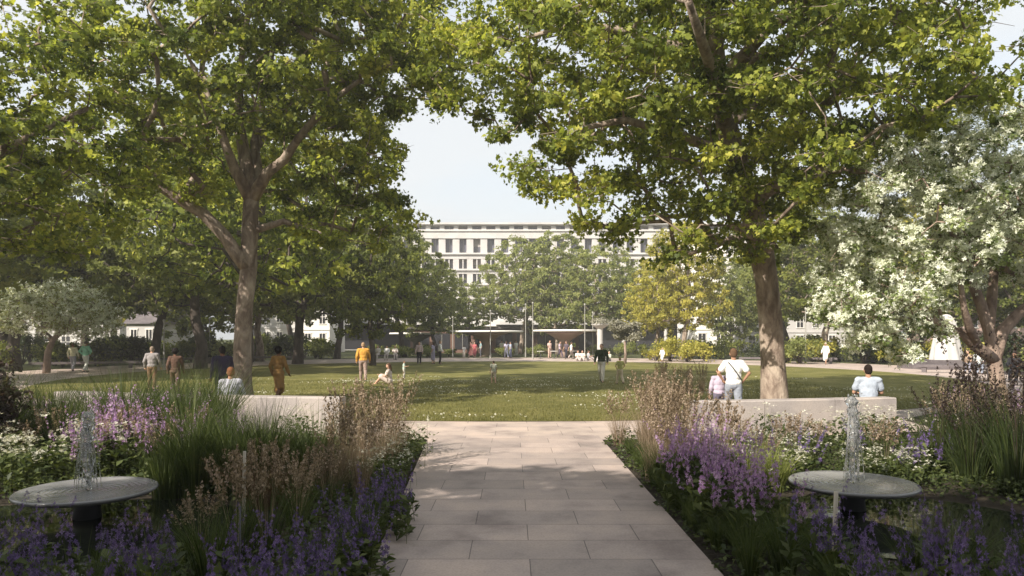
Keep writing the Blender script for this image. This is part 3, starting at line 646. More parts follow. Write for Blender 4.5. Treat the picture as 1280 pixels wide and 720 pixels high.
# ------------------------------------------------------------------ shrubs
def shrub_mesh(seed, rx=1.0, h=1.3, n=1500, size=.11, tmpl=OVAL, m='green', stems=True):
    rs = np.random.RandomState(seed); k = 14; c = np.stack([rs.uniform(-.55, .55, k) * rx, rs.uniform(-.55, .55, k) * rx, h * (.3 + .5 * rs.rand(k))], 1)
    lb = crown(list(c), rs, n // k, rx * .55, size, tmpl, flat=.75, up=.6)
    mb = MB()
    for p in c[:9]: mb.tube([(0, 0, -.05), (p[0] * .4, p[1] * .4, p[2] * .55), p], [.03, .02, .008], 4)
    return mb.mesh('stems', M['barkd']), lb.mesh('foliage', [M[m]])
shr = [shrub_mesh(s, 1.0 + .3 * (s % 3), 1.1 + .35 * (s % 2), 1500, .14) for s in (1, 2, 3, 4)]
def shrub(x, y, sc, g, lf, lab, grp, name='shrub', meshes=None, sz=None, cat='shrub'):
    t = thing(name, lab, cat, (x, y, 0), R.random() * 6.28, grp); t.scale = (sc, sc, sz or sc)
    for nm, me, m in (('stems', (meshes or shr)[g][0], None), ('foliage', (meshes or shr)[g][1], M[lf])):
        o = link(nm, me, t)
        if m: o.material_slots[0].link = 'OBJECT'; o.material_slots[0].material = m
    return t
skip = [(545, 760, 'c')]
for k in range(170):
    th = math.radians(R.uniform(-22, 202)); rr = R.uniform(30.8, 35.5) if k % 3 else R.uniform(36, 44); x = rr * math.cos(th); y = 44 + rr * math.sin(th)
    if y < 24: continue
    px = HX + x * F / y
    if px < -80 or px > 1360 or (545 < px < 770 and k % 5): continue
    zone = 'left' if px < 420 else 'right' if px > 860 else 'far'
    lf = R.choice(['green', 'dark', 'green', 'soft'] if px < 780 else ['green', 'gold', 'soft', 'dark'])
    col = {'green': 'green', 'dark': 'dark green', 'soft': 'light green', 'gold': 'yellow green'}[lf]
    lab = f'low {col} shrub in the planting along the {zone} edge of the paved square'
    shrub(x, y, R.uniform(.8, 1.5) * (1.25 if zone != 'far' else .8), R.randrange(4), lf, lab, f'{col} shrubs along the {zone} edge of the square')
for k, (x, d, sc) in enumerate([(838, 62, 1.5), (858, 60, 1.6), (880, 63, 1.3), (820, 64, 1.1)]): shrub(PX(x, d), d, sc, k, 'gold', 'golden yellow shrub massed under the golden trees', 'golden shrubs under the golden trees')
for k, (x, d, sc) in enumerate([(150, 60, 1.7), (172, 63, 1.5), (130, 58, 1.6), (196, 66, 1.6), (28, 56, 1.8), (0, 54, 1.7), (56, 58, 1.5)]): shrub(PX(x, d), d, sc, k % 4, 'dark', 'dark green shrub massed in front of the lodge and far left terrace', 'dark shrubs before the lodge')
shrub(PX(1000, 56), 56, 1.5, 0, 'soft', 'bright green round bush just right of the big right trunk', None)
shrub(PX(985, 57), 57.5, 1.3, 1, 'green', 'green bush half hidden by the big right trunk', None)
# grey-leaved small tree right of the canopies
og = shrub_mesh(17, 1.5, 2.6, 5200, .16, OVAL, 'olive')
t = thing('grey_tree', 'small round grey-leaved tree right of the mushroom canopies', 'tree', (PX(781, 56), 56, 0))
mb = MB(); mb.tube([(0, 0, -.05), (.05, 0, .8), (0, .05, 1.8)], [.14, .11, .08], 7); mb.build('trunk', M['barkp'], t)
o = link('crown', og[1], t, (0, 0, 1.2)); o.scale = (1.1, 1.1, 1.0)
# dark plum shrubs close by at the left edge
pl = [shrub_mesh(31 + s, 1.15, 2.1, 4200, .085, OVAL, 'plum') for s in range(2)]
shrub(-8.3, 10.6, 1.0, 0, 'plum', 'tall dark plum-leaved shrub at the left edge above the white flowers', None, 'plum_shrub', pl, 1.02)
shrub(-9.6, 12.4, 1.15, 1, 'plum', 'dark plum-leaved shrub behind the first one at the left edge', None, 'plum_shrub', pl, 1.05)

# ------------------------------------------------------------------ planting in the beds
def spike_clump(seed, petal, h0=.75, h1=1.0, n=8, spread=.16, fl=.036):
    rs = np.random.RandomState(seed); lf = LB(); fw = LB()
    for _ in range(n):
        bx, by = rs.normal(0, spread, 2); h = rs.uniform(h0, h1); lean = rs.normal(0, .17, 2)
        d = np.array([[lean[0], lean[1]]]) / max(1e-6, math.hypot(*lean)); bend = np.array([math.hypot(*lean) * h])
        fw.blades(np.array([[bx, by, -.03]]), d, np.array([h]), np.array([.010]), bend, np.array([.5]), 5, 1, rs=rs)
        m = int(30 + 22 * rs.rand()); t = np.sort(rs.uniform(.45, 1.0, m)); ax = np.stack([bx + d[0, 0] * bend[0] * t ** 2, by + d[0, 1] * bend[0] * t ** 2, h * t - .03], 1)
        a = rs.rand(m) * 6.28; out = np.stack([np.cos(a), np.sin(a), 0 * a], 1); r = (.034 * (1.15 - t) + .008)[:, None]
        fw.leaves(PET, ax + out * r, nrm(out + np.array([0, 0, .25])), np.tile([[0, 0, 1.]], (m, 1)), fl * .85 * (1.35 - .8 * (t - .45) / .55), np.clip(rs.normal(.5, .25, m), 0, 1))
        k = 16; t = rs.uniform(.03, .5, k); a = rs.rand(k) * 6.28; out = np.stack([np.cos(a), np.sin(a), .5 + 0 * a], 1)
        ps = np.stack([bx + lean[0] * t ** 2 * h, by + lean[1] * t ** 2 * h, h * t], 1)
        lf.leaves(OVAL, ps + out * .05, nrm(out * np.array([-.3, -.3, 1]) + rs.normal(size=(k, 3)) * .2), out, .09 + .05 * rs.rand(k), rs.rand(k))
    return lf.mesh('foliage', [M['stemg']]), fw.mesh('flowers', [petal, M['stemg']])
def grass_clump(seed, leaf, n=160, h=.9, spread=.13, bend=.45, w=.008, plume=None, hv=.3):
    rs = np.random.RandomState(seed); lf = LB()
    a = rs.rand(n) * 6.28; d = np.stack([np.cos(a), np.sin(a)], 1); r = spread * rs.rand(n) ** .6
    base = np.stack([d[:, 0] * r, d[:, 1] * r, np.full(n, -.03)], 1); hh = h * (1 - hv + 2 * hv * rs.rand(n)) * .85; bb = bend * (.2 + 1.1 * rs.rand(n)) * (hh / h)
    lf.blades(base, d, hh, w * (.6 + .8 * rs.rand(n)), bb, np.clip(rs.normal(.5, .25, n), 0, 1), 5, rs=rs)
    out = [lf.mesh('blades', [leaf])]
    if plume:
        pf = LB(); k = 16
        a = rs.rand(k) * 6.28; d = np.stack([np.cos(a), np.sin(a)], 1); base = np.stack([d[:, 0] * .05, d[:, 1] * .05, np.full(k, 0)], 1)
        hh = h * (1.05 + .4 * rs.rand(k)); bb = .30 * rs.rand(k)
        pf.blades(base, d, hh, np.full(k, .006), bb, np.full(k, .6), 5, rs=rs)
        for i in range(k):
            m = 46; t = rs.uniform(.68, 1.02, m); ax = np.stack([base[i, 0] + d[i, 0] * bb[i] * t ** 2, base[i, 1] + d[i, 1] * bb[i] * t ** 2, hh[i] * (t - .22 * min(1, bb[i] / hh[i]) * t ** 3)], 1)
            off = rs.normal(size=(m, 3)) * .016 * (1.2 - (t - .68) * 2)[:, None]
            pf.leaves(FLAT, ax + off, nrm(rs.normal(size=(m, 3))), nrm(rs.normal(size=(m, 3)) * .4 + np.array([0, 0, 1.])), .022 + .02 * rs.rand(m), rs.rand(m))
        out.append(pf.mesh('plumes', [plume]))
    return out
def umbel_clump(seed, h=.6, n=16, spread=.2, m='whitefl'):
    rs = np.random.RandomState(seed); lf = LB(); fw = LB()
    for _ in range(n):
        b = np.array([[*rs.normal(0, spread, 2), -.03]]); hh = h * rs.uniform(.65, 1.15); a = rs.rand() * 6.28; d = np.array([[math.cos(a), math.sin(a)]]); bd = .12 * rs.rand()
        fw.blades(b, d, np.array([hh]), np.array([.007]), np.array([bd]), np.array([.6]), 4, 1, rs=rs)
        top = b[0] + np.array([d[0, 0] * bd, d[0, 1] * bd, hh * (1 - .22 * bd / hh)]); k = rs.randint(6, 13)
        fw.leaves(PET, top + rs.normal(size=(k, 3)) * np.array([.035, .035, .014]), nrm(rs.normal(size=(k, 3)) * .35 + np.array([0, 0, 1.])), nrm(rs.normal(size=(k, 3))), .024 + .016 * rs.rand(k), rs.rand(k))
    k = 150; p = rs.normal(0, spread * .9, (k, 3)); p[:, 2] = h * .75 * rs.rand(k) ** .9
    lf.leaves(OVAL, p, nrm(rs.normal(size=(k, 3)) * .5 + np.array([0, 0, 1.])), nrm(rs.normal(size=(k, 3))), .06 + .05 * rs.rand(k), rs.rand(k))
    return lf.mesh('foliage', [M['stemg']]), fw.mesh('flowers', [M[m], M['stemg']])
SPV = [spike_clump(s, M['violet'], .5, .82) for s in range(5)]
SPP = [spike_clump(20 + s, M['pink'], .75, 1.08, 9) for s in range(4)]
UMB = [umbel_clump(s) for s in range(4)]
GDK = [grass_clump(s, M['grassg'], 230, 1.0, .16, .5, .010) for s in range(3)]
GSHADE = [grass_clump(50 + s, M['dark'], 200, 1.0, .2, .45, .011, M['plum']) for s in range(3)]  # darker leaf colours stand in for shade on this sunlit drift
GGR = [grass_clump(10 + s, M['soft'], 200, .75, .12, .45, .012) for s in range(2)]
GTN = [grass_clump(20 + s, M['tan'], 150, .92, .10, .34, .005, M['tan']) for s in range(4)]
GMX = [grass_clump(30 + s, M['grassg'], 130, .7, .14, .4, .009, M['tan']) for s in range(3)]
GRU = [grass_clump(40 + s, M['rust'], 240, .62, .18, .6, .007) for s in range(2)]
PARTS = {'SP': ('foliage', 'flowers'), 'G': ('blades', 'plumes'), 'U': ('foliage', 'flowers')}
def plant(name, meshes, x, y, sc, lab, grp, cat, kind, z=0):
    t = thing(name, lab, cat, (x, y, z), R.random() * 6.28, grp); t.scale = (sc, sc, sc * R.uniform(.78, 1.2))
    for me, nm in zip(meshes, PARTS[kind]): link(nm, me, t)
    return t
def inpond(x, y, pad=1.0): return any(((x - cx) / (rx * pad)) ** 2 + ((y - cy) / (ry * pad)) ** 2 < 1 for cx, cy, rx, ry in PONDS)
def drift(n, x0, x1, y0, y1, name, variants, lab, grp, cat, kind, s0=.85, s1=1.15, mind=.25, pad=1.05):
    pts = []; tries = 0
    while len(pts) < n and tries < n * 40:
        tries += 1; x = R.uniform(x0, x1); y = R.uniform(y0, y1)
        if inpond(x, y, pad) or any((x - a) ** 2 + (y - b) ** 2 < mind ** 2 for a, b in pts): continue
        pts.append((x, y)); plant(name, R.choice(variants), x, y, R.uniform(s0, s1), lab, grp, cat, kind)
SAL = 'violet_flower_spikes'
drift(36, -6.2, -1.75, 3.0, 5.6, SAL, SPV, 'clump of violet flower spikes in the shaded drift along the front of the left bed', 'violet spikes, front of left bed', 'flowers', 'SP', mind=.3)
drift(38, 2.0, 6.8, 3.1, 5.9, SAL, SPV, 'clump of violet flower spikes in the shaded drift along the front of the right bed', 'violet spikes, front of right bed', 'flowers', 'SP', mind=.3)
drift(13, 2.02, 2.75, 6.6, 9.9, 'lilac_flower_spikes', SPP, 'clump of sunlit lilac flower spikes beside the right edge of the path', 'lilac spikes beside the path', 'flowers', 'SP', .95, 1.15, .22)
drift(6, -7.2, -5.2, 9.4, 11.2, 'lilac_flower_spikes', SPP, 'clump of lilac flower spikes behind the left fountain disc', 'lilac spikes behind the left disc', 'flowers', 'SP', 1.0, 1.15)
drift(4, -8.6, -5.6, 12.2, 13.6, 'lilac_flower_spikes', SPP, 'clump of lilac flower spikes far left before the seat wall', 'lilac spikes far left before the seat wall', 'flowers', 'SP', 1.0, 1.2)
drift(10, 2.2, 5.5, 8.9, 13.2, 'green_grass_tuft', GMX, 'wispy mixed tuft among the white flowers before the right seat wall', 'mixed grasses before the right seat wall', 'grass tuft', 'G', .7, .95, .5)
drift(24, -9.2, -5.0, 10.8, 14.0, 'green_grass_tuft', GDK, 'tall dark green tuft hiding the far left part of the seat wall', 'mixed grasses far left before the seat wall', 'grass tuft', 'G', 1.3, 1.6, .35)
drift(5, -6.0, -4.4, 10.6, 12.6, 'lilac_flower_spikes', SPP, 'clump of lilac flower spikes in front of the left seat wall', 'lilac spikes before the left seat wall', 'flowers', 'SP', 1.0, 1.15)
drift(5, 3.6, 6.4, 9.8, 11.0, SAL, SPV, 'clump of dark violet spikes in front of the right seat wall', 'violet spikes before the right seat wall', 'flowers', 'SP', .9, 1.05, .5)
drift(11, 8.2, 9.6, 11.6, 13.6, 'lilac_flower_spikes', SPP, 'clump of lilac flower spikes at the foot of the blossom tree', 'lilac spikes below the blossom tree', 'flowers', 'SP', 1.0, 1.2)
drift(16, -1.72, -1.18, 3.6, 8.0, SAL, SPV, 'clump of violet flower spikes leaning over the left edge of the path', 'violet spikes on the left path edge', 'flowers', 'SP', .8, 1.0, .2)
drift(9, -1.7, -1.25, 4.5, 8.5, 'green_grass_tuft', GDK, 'small dark green tuft along the left edge of the path', 'small tufts on the left path edge', 'grass tuft', 'G', .4, .6, .3)
drift(14, -7.6, -5.4, 8.9, 10.6, 'white_flowers', UMB, 'clump of small white flowers at the left edge behind the pond', 'white flowers at the left edge', 'flowers', 'U', 1.0, 1.35, .22)
drift(15, 2.9, 5.6, 9.5, 10.7, 'white_flowers', UMB, 'clump of small white flowers between the right fountain disc and the seat wall', 'white flowers behind the right disc', 'flowers', 'U', .8, 1.0, .24)
drift(9, -1.95, -1.65, 9.0, 12.6, 'white_flowers', UMB, 'clump of small white flowers at the left edge of the path', 'white flowers on the left path edge', 'flowers', 'U', .8, 1, .2)
drift(14, -4.4, -2.6, 8.9, 10.0, 'green_grass_tuft', GDK, 'tall dark green grass tuft behind the left pond', 'dark grasses behind the left pond', 'grass tuft', 'G', 1.0, 1.25, .3)
drift(12, -8.2, -4.9, 10.0, 11.6, 'green_grass_tuft', GMX, 'mixed green tuft with tan seed heads in front of the left seat wall', 'mixed grasses before the left seat wall', 'grass tuft', 'G', .8, 1.0, .35)
drift(12, -2.45, -1.75, 8.6, 12.6, 'tan_grass_tuft', GTN, 'tall tan feathery grass tuft beside the left edge of the path', 'tan grasses on the left of the path', 'grass tuft', 'G', .8, 1.0, .3)
drift(9, -3.2, -2.05, 6.3, 8.8, 'green_grass_tuft', GMX, 'green tuft with tan seed heads between the left pond and the path', 'mixed grasses between left pond and path', 'grass tuft', 'G', .7, .95, .3, 1.0)
drift(14, 2.0, 3.0, 9.8, 13.4, 'tan_grass_tuft', GTN, 'tall tan feathery grass tuft beside the right edge of the path', 'tan grasses on the right of the path', 'grass tuft', 'G', .95, 1.15, .3)
drift(4, 2.9, 3.6, 9.3, 9.9, 'green_grass_tuft', GGR, 'fresh green fountain of grass left of the right fountain disc', 'fresh green grasses by the right disc', 'grass tuft', 'G', .85, 1.05, .35)
drift(30, 6.4, 9.6, 7.4, 11.2, 'green_grass_tuft', GSHADE, 'tall grass tuft, coloured dark for shade, in the dense mound right of the right pond', 'grasses coloured dark for shade, right of the right pond', 'grass tuft', 'G', 1.0, 1.3, .35)
drift(14, 7.9, 9.6, 11.0, 14.0, 'green_grass_tuft', GMX, 'green tuft with tan seed heads right of the seated man', 'mixed grasses right of the seated man', 'grass tuft', 'G', 1.05, 1.3, .4)
drift(4, -3.2, -2.6, 8.3, 8.9, 'rust_sedge', GRU, 'round rust-brown sedge mound behind the left pond', 'rust sedges behind the left pond', 'grass tuft', 'G', 1.0, 1.2, .3, .8)
drift(26, -6.5, -1.8, 3.2, 5.8, 'green_grass_tuft', GDK, 'green tuft standing among the violet spikes of the left bed', 'grasses among the left violet spikes', 'grass tuft', 'G', .5, .72, .3)
drift(30, 2.0, 7, 3.2, 6.2, 'green_grass_tuft', GDK, 'green tuft standing among the violet spikes of the right bed', 'grasses among the right violet spikes', 'grass tuft', 'G', .5, .75, .3)
drift(12, -10.5, -7, 6, 14, 'green_grass_tuft', GDK, 'tall dark grass tuft below the plum shrubs', 'dark grasses below the plum shrubs', 'grass tuft', 'G', 1.0, 1.2, .4)
drift(22, 1.9, 2.1, 4.2, 12.5, 'green_grass_tuft', GDK, 'small dark green tuft spilling over the right edge of the path', 'small tufts on the right path edge', 'grass tuft', 'G', .28, .45, .25)
drift(14, 2.05, 2.9, 6.2, 10, 'green_grass_tuft', GDK, 'dark green tuft between the lilac spikes and the right pond', 'dark grasses beside the right path edge', 'grass tuft', 'G', .5, .65, .25)
for s, x0, x1 in ((0, -9.4, -4), (1, 4, 9)):
    side = ('left', 'right')[s]
    drift(10, x0, x1, 12.6, 14.0, 'white_flowers', UMB, f'clump of white flowers close against the {side} seat wall', f'white flowers against the {side} seat wall', 'flowers', 'U', 1, 1.2, .4)
# low leafy ground cover under everything
lb = LB(); n = 95000; p = np.stack([rs.uniform(1.1, 10.5, n) * np.where(rs.rand(n) < .5, -1, 1), rs.uniform(1.6, 14.2, n), np.zeros(n)], 1)
keep = np.array([not inpond(a, b_, 1.03 + .06 * rs.rand()) for a, b_ in p[:, :2]]) & ((p[:, 0] ** 2 + (44 - p[:, 1]) ** 2) > 29.95 ** 2); p = p[keep]; n = len(p)
hmax = .10 + .22 * (np.sin(p[:, 0] * 2.1 + 1) * np.sin(p[:, 1] * 1.7) * .5 + .5) ; edge = np.clip((np.abs(p[:, 0]) - np.where(p[:, 0] > 0, 1.75, .9 + .052 * p[:, 1])) / .35, .25, 1)
k = (p[:, 0] < 0) | (p[:, 0] > 1.80 + .05 * np.sin(p[:, 1] * 5) + .04 * np.sin(p[:, 1] * 13)); k &= (p[:, 0] > 0) | (p[:, 0] < -.98 - .052 * p[:, 1]); p = p[k]; hmax = hmax[k]; edge = edge[k]; n = len(p); p[:, 2] = hmax * rs.rand(n) * edge
lb.leaves(OVAL, p, nrm(rs.normal(size=(n, 3)) * .5 + np.array([0, 0, 1.])), nrm(rs.normal(size=(n, 3))), .04 + .045 * rs.rand(n), np.clip(rs.normal(.42, .22, n), 0, 1))
tag(link('ground_cover', lb.mesh('ground_cover', [M['stemg']])), 'low leafy ground cover filling the flower beds round the ponds', 'ground cover', None, 'stuff')
# lawn grass near its front edge, and daisies
lb = LB(); n = 80000; a = rs.rand(n) * 6.28; q = rs.rand(n) ** .5; x = rs.uniform(-13, 13, n); y = 17 + (rs.rand(n) ** 1.6) * 17
k = (x ** 2 + (y - 39.5) ** 2) < 22.38 ** 2; x, y = x[k], y[k]; n = len(x); a = rs.rand(n) * 6.28
lb.blades(np.stack([x, y, np.full(n, .005)], 1), np.stack([np.cos(a), np.sin(a)], 1), .035 + .05 * rs.rand(n), .010 + .010 * rs.rand(n), .03 * rs.rand(n), rs.rand(n), 1)
tag(link('lawn_grass', lb.mesh('lawn_grass', [M['lawnb']])), 'short mown grass blades of the round lawn', 'grass', None, 'stuff')
lb = LB(); n = 3600; cx = rs.uniform(-15, 15, 60); cy = 17 + rs.rand(60) ** 1.2 * 20; i = (60 * rs.rand(n) ** 1.7).astype(int); x = cx[i] + rs.normal(0, 1.1, n); y = cy[i] + rs.normal(0, .6, n)
k = (x ** 2 + (y - 39.5) ** 2) < 22.2 ** 2; x, y = x[k], y[k]; n = len(x)
lb.leaves(PET, np.stack([x, y, .06 + .04 * rs.rand(n)], 1), nrm(rs.normal(size=(n, 3)) * .45 + np.array([0, -.3, 1.])), nrm(rs.normal(size=(n, 3))), .035 + .03 * rs.rand(n), rs.rand(n))
tag(link('lawn_daisies', lb.mesh('lawn_daisies', [M['whitefl']])), 'white daisies dotted through the sunlit front of the lawn', 'flowers', None, 'stuff')
# tall tan grasses in a strip on the lawn, right and left
drift(9, PX(815, 27), PX(875, 27), 25.5, 28.5, 'tan_grass_tuft', GTN, 'tan feathery grass tuft on the lawn left of the man in the white T-shirt', 'tan grasses on the lawn', 'grass tuft', 'G', .7, .95, .5)

# dry stems
for (x, y, d, zt, rr, lab) in [(303, 620, 6.6, 560, .018, 'pale upright cane standing in the left pond'), (297, 720, 5.2, 628, .008, 'thin dark stake among the violet spikes of the left bed'), (1042, 690, 5.6, 610, .02, 'grey upright cane among the right violet spikes'), (458, 560, 10.5, 527, .012, 'short pale cane among the tan grasses left of the path')]:
    b = P(x, y, d); mb = MB(); z1 = P(x, zt, d).z; mb.tube([(0, 0, -b.z - .03 if False else 0), (.01, .01, z1 * .5), (.02, 0, z1)], [rr, rr * .95, rr * .85], 8)
    tag(mb.build('cane', M['wood'] if 'pale' in lab or 'grey' in lab else M['metald'], None, (b.x, d, -.03)), lab, 'cane')

# ------------------------------------------------------------------ fountains
def fountain(x, y, z, Rd, seed, jh, lab):
    t = thing('fountain', lab, 'fountain', (x, y, 0)); rs_ = np.random.RandomState(seed)
    mb = MB(); mb.lathe([(0, z - .10), (Rd * .55, z - .09), (Rd * .93, z - .05), (Rd, z - .02), (Rd, z), (Rd - .015, z + .012), (Rd - .05, z), (Rd * .5, z - .006), (0, z - .008)], 72); mb.build('disc', M['disc'], t)
    mb = MB(); mb.lathe([(0, -.1), (.16, -.1), (.13, .1), (.2, z - .09), (0, z - .09)], 24); mb.build('stem', M['metald'], t)
    mb = MB(); vs = []; fs = []; n = 16; hh = 44
    for j in range(hh + 1):
        u = j / hh; zz = z + u * jh; r = .028 + .034 * u ** 1.3; r *= 1 + .15 * math.sin(j * 1.1) if j < hh - 2 else 1
        if u > .93: r *= max(.05, math.sqrt(max(0, 1 - ((u - .93) / .07) ** 2)))
        ox = .012 * math.sin(u * 9 + seed); oy = .012 * math.cos(u * 7)
        for k in range(n):
            a = 2 * PI * k / n; q = r * (1 + .11 * rs_.normal()) if 0 < j < hh else r
            vs.append((ox + max(q, .004) * math.cos(a), oy + max(q, .004) * math.sin(a), zz))
    for j in range(hh):
        for k in range(n): fs.append((j * n + k, j * n + (k + 1) % n, (j + 1) * n + (k + 1) % n, (j + 1) * n + k))
    fs.append(tuple(range(n))[::-1]); fs.append(tuple(hh * n + k for k in range(n))); mb.add(vs, fs, 0, True)
    for _ in range(16):
        a = rs_.rand() * 6.28; rr = .05 + .09 * rs_.rand(); u0 = .55 + .42 * rs_.rand(); pts = []
        for q in range(7): w = q / 6; pts.append((rr * w ** .6 * math.cos(a) + rs_.normal() * .003, rr * w ** .6 * math.sin(a) + rs_.normal() * .003, z + .02 + jh * u0 * (1 - w ** 1.8)))
        mb.tube(pts, [.010, .009, .007, .008, .006, .006, .004], 5)
    for _ in range(190):
        u = rs_.rand(); a = rs_.rand() * 6.28; r = .04 + .07 * rs_.rand(); zc = z + .03 + u * jh; s = .006 + .007 * rs_.rand(); x_, y_ = r * math.cos(a), r * math.sin(a)
        mb.add([(x_ + s, y_, zc), (x_, y_ + s, zc), (x_ - s, y_, zc), (x_, y_ - s, zc), (x_, y_, zc + s * 1.4), (x_, y_, zc - s * 1.4)], [(0, 1, 4), (1, 2, 4), (2, 3, 4), (3, 0, 4), (1, 0, 5), (2, 1, 5), (3, 2, 5), (0, 3, 5)], 0, True)
    mb.build('water_jet', M['jet'], t)
fountain(PX(109, 8.0), 8.0, .30, .72, 1, .88, 'flat round slate fountain disc with a water jet in the left pond')
fountain(PX(1066, 8.4), 8.4, .30, .71, 2, 1.02, 'flat round slate fountain disc with a tall water jet in the right pond')

# ------------------------------------------------------------------ benches, posts, canopies, monument
def bench(x, y, w, rz, lab, grp=None, m='stoned'):
    t = thing('stone_bench', lab, 'bench', (x, y, 0), rz, grp); mb = MB(); mb.box(-w / 2, w / 2, -.28, .28, .32, .47); mb.build('seat', M[m], t)
    for s in (-1, 1): mb = MB(); mb.box(s * w * .38 - .12, s * w * .38 + .12, -.22, .22, 0, .318); mb.build('leg', M[m], t)
for x, d, w, rz, lab in [(110, 47, 6.5, .5, 'long dark stone bench behind the two left walkers'), (222, 56, 6.0, .35, 'long dark stone bench left of the big left trunk'), (345, 61, 5, .2, 'dark stone bench beyond the lawn right of the big left trunk'),
                     (943, 58, 2.4, -.25, 'dark stone bench just left of the big right trunk'), (1012, 57, 4.0, -.3, 'dark stone bench with a visitor right of the big right trunk'), (1195, 41, 4.2, -.6, 'dark stone bench in the shade below the blossom tree'),
                     (835, 66, 4, -.1, 'low dark bench behind the figure in white near the golden tree'), (478, 66, 3, .1, 'pale bench with seated visitors left of the standing trio'), (1268, 33, 2.4, -.7, 'dark bench at the right edge behind the blossom trunk')]:
    bench(PX(x, d), d, w, rz, lab)
def lamp(x, d, top, lab, grp='slim lamp posts round the square'):
    h = P(x, top, d).z; t = thing('lamp_post', lab, 'lamp post', (PX(x, d), d, 0), 0, grp)
    mb = MB(); mb.cyl(0, 0, 0, .5, .085, 10); mb.cyl(0, 0, .5, h, .05, 10, .035); mb.build('pole', M['metal'], t)
    mb = MB(); mb.lathe([(0, h - .2), (.06, h - .18), (.09, h), (.04, h + .05), (0, h + .06)], 12); mb.build('lamp_head', M['metal'], t)
for x, d, top, lab in [(566, 74, 396, 'slim lamp post left of the left mushroom canopy'), (613, 70, 388, 'slim lamp post before the left mushroom canopy'), (657, 76, 380, 'slim lamp post between the two canopies, left one of a pair'), (666, 69, 378, 'tall pale lamp post at the left rim of the right canopy'),
                       (731, 68, 380, 'tall pale lamp post at the right rim of the right canopy'), (1007, 58, 385, 'slim lamp post right of the big right trunk'), (205, 50, 400, 'slim lamp post left of the big left trunk'), (262, 62, 398, 'slim lamp post beside the lodge'), (741, 76, 390, 'slim lamp post right of the right canopy')]:
    lamp(x, d, top, lab)
# planter column right of the canopies
t = thing('planter_column', 'pale stone column topped with a bowl of flowers right of the canopies', 'planter', (PX(750, 64), 64, 0))
mb = MB(); mb.cyl(0, 0, 0, .4, .5, 16); mb.cyl(0, 0, .4, 2.9, .26, 16); mb.build('column', M['portland'], t)
mb = MB(); mb.lathe([(0, 2.9), (.3, 2.9), (.75, 3.2), (.8, 3.3), (.7, 3.3), (0, 3.25)], 20); mb.build('bowl', M['portland'], t)
rq = np.random.RandomState(4); n = 700; v = nrm(rq.normal(size=(n, 3))); p = v * np.array([.95, .95, .42]) * (rq.rand(n, 1) ** .4) + np.array([0, 0, 3.5])
lb = LB(); lb.leaves(OVAL, p, v + np.array([0, 0, .6]), nrm(rq.normal(size=(n, 3))), .13 + .05 * rq.rand(n), rq.rand(n)); link('flowers', lb.mesh('flowers', [M['olive']]), t)
def canopy(x, d, wpx, top, lab, colm):
    z = P(x, top, d).z; Rr = wpx * d / F / 2; t = thing('mushroom_canopy', lab, 'canopy', (PX(x, d), d, 0))
    mb = MB(); mb.lathe([(0, z - .02), (Rr - .05, z - .1), (Rr, z - .06), (Rr, z + .06), (Rr - .1, z + .1), (0, z + .16)], 48); mb.build('roof', M['white'], t)
    mb = MB(); mb.lathe([(0, 0), (.55, 0), (.4, .9), (.42, 1.5), (.8, 2.0 * z / 3), (1.6, z * .84), (Rr * .66, z - .13), (0, z - .12)], 36); mb.build('column', colm, t)
canopy(706, 76, 80, 413.5, 'right mushroom canopy with a thin white roof over the cafe tables', M['pinkst'])
canopy(608, 80, 92, 414.5, 'left mushroom canopy with a thin white roof', M['pinkst'])
canopy(520, 88, 66, 417, 'third thin-roofed mushroom canopy in the shade of the left trees', M['stoned'])
# low cafe wall behind
t = thing('cafe_pavilion', 'low rust-coloured cafe pavilion behind the mushroom canopies', 'pavilion', (PX(640, 98), 98, 0))
mb = MB(); mb.box(-14, 12, 0, 8, 0, 3.3); mb.build('wall', noisy('rust_cladding', [(.3, (.13, .075, .055)), (.7, (.2, .125, .10))], .5), t)
mb = MB(); mb.box(-14.4, 12.4, -.4, 8.4, 3.303, 3.55); mb.build('roof', M['stoned'], t)
for k in range(9): mb = MB(); mb.box(-1.1, 1.1, -.06, .03, .5, 2.7, 0); mb.box(-.03, .03, -.09, -.062, .5, 2.7, 1); mb.build('window', [M['glassd'], M['metal']], t, (-12.5 + k * 2.85, 0, 0))
# monument
t = thing('monument', 'white stone monument with a draped figure on a stepped base behind the blossom tree', 'monument', (PX(1183, 47), 47, 0))
mb = MB(); mb.box(-2.4, 2.4, -1.6, 1.6, 0, .3); mb.box(-1.7, 1.7, -1.2, 1.2, .3, .6); mb.build('steps', M['stoned'], t)
mb = MB(); vs = []; fs = []; n = 40; prof = [(1.0, .6), (.95, .9), (.82, 1.6), (.72, 2.2), (.62, 2.8), (.5, 3.15), (.38, 3.4), (.22, 3.55), (.02, 3.6)]
for j, (r, z) in enumerate(prof):
    for k in range(n): a = 2 * PI * k / n; q = r * (1 + (.09 * math.sin(a * 9 + z) if z < 3.2 else 0)); vs.append((q * math.cos(a), q * .8 * math.sin(a), z))
for j in range(len(prof) - 1):
    for k in range(n): fs.append((j * n + k, j * n + (k + 1) % n, (j + 1) * n + (k + 1) % n, (j + 1) * n + k))
fs.append(tuple((len(prof) - 1) * n + k for k in range(n))); mb.add(vs, fs, 0, True); mb.build('statue', M['portland'], t)

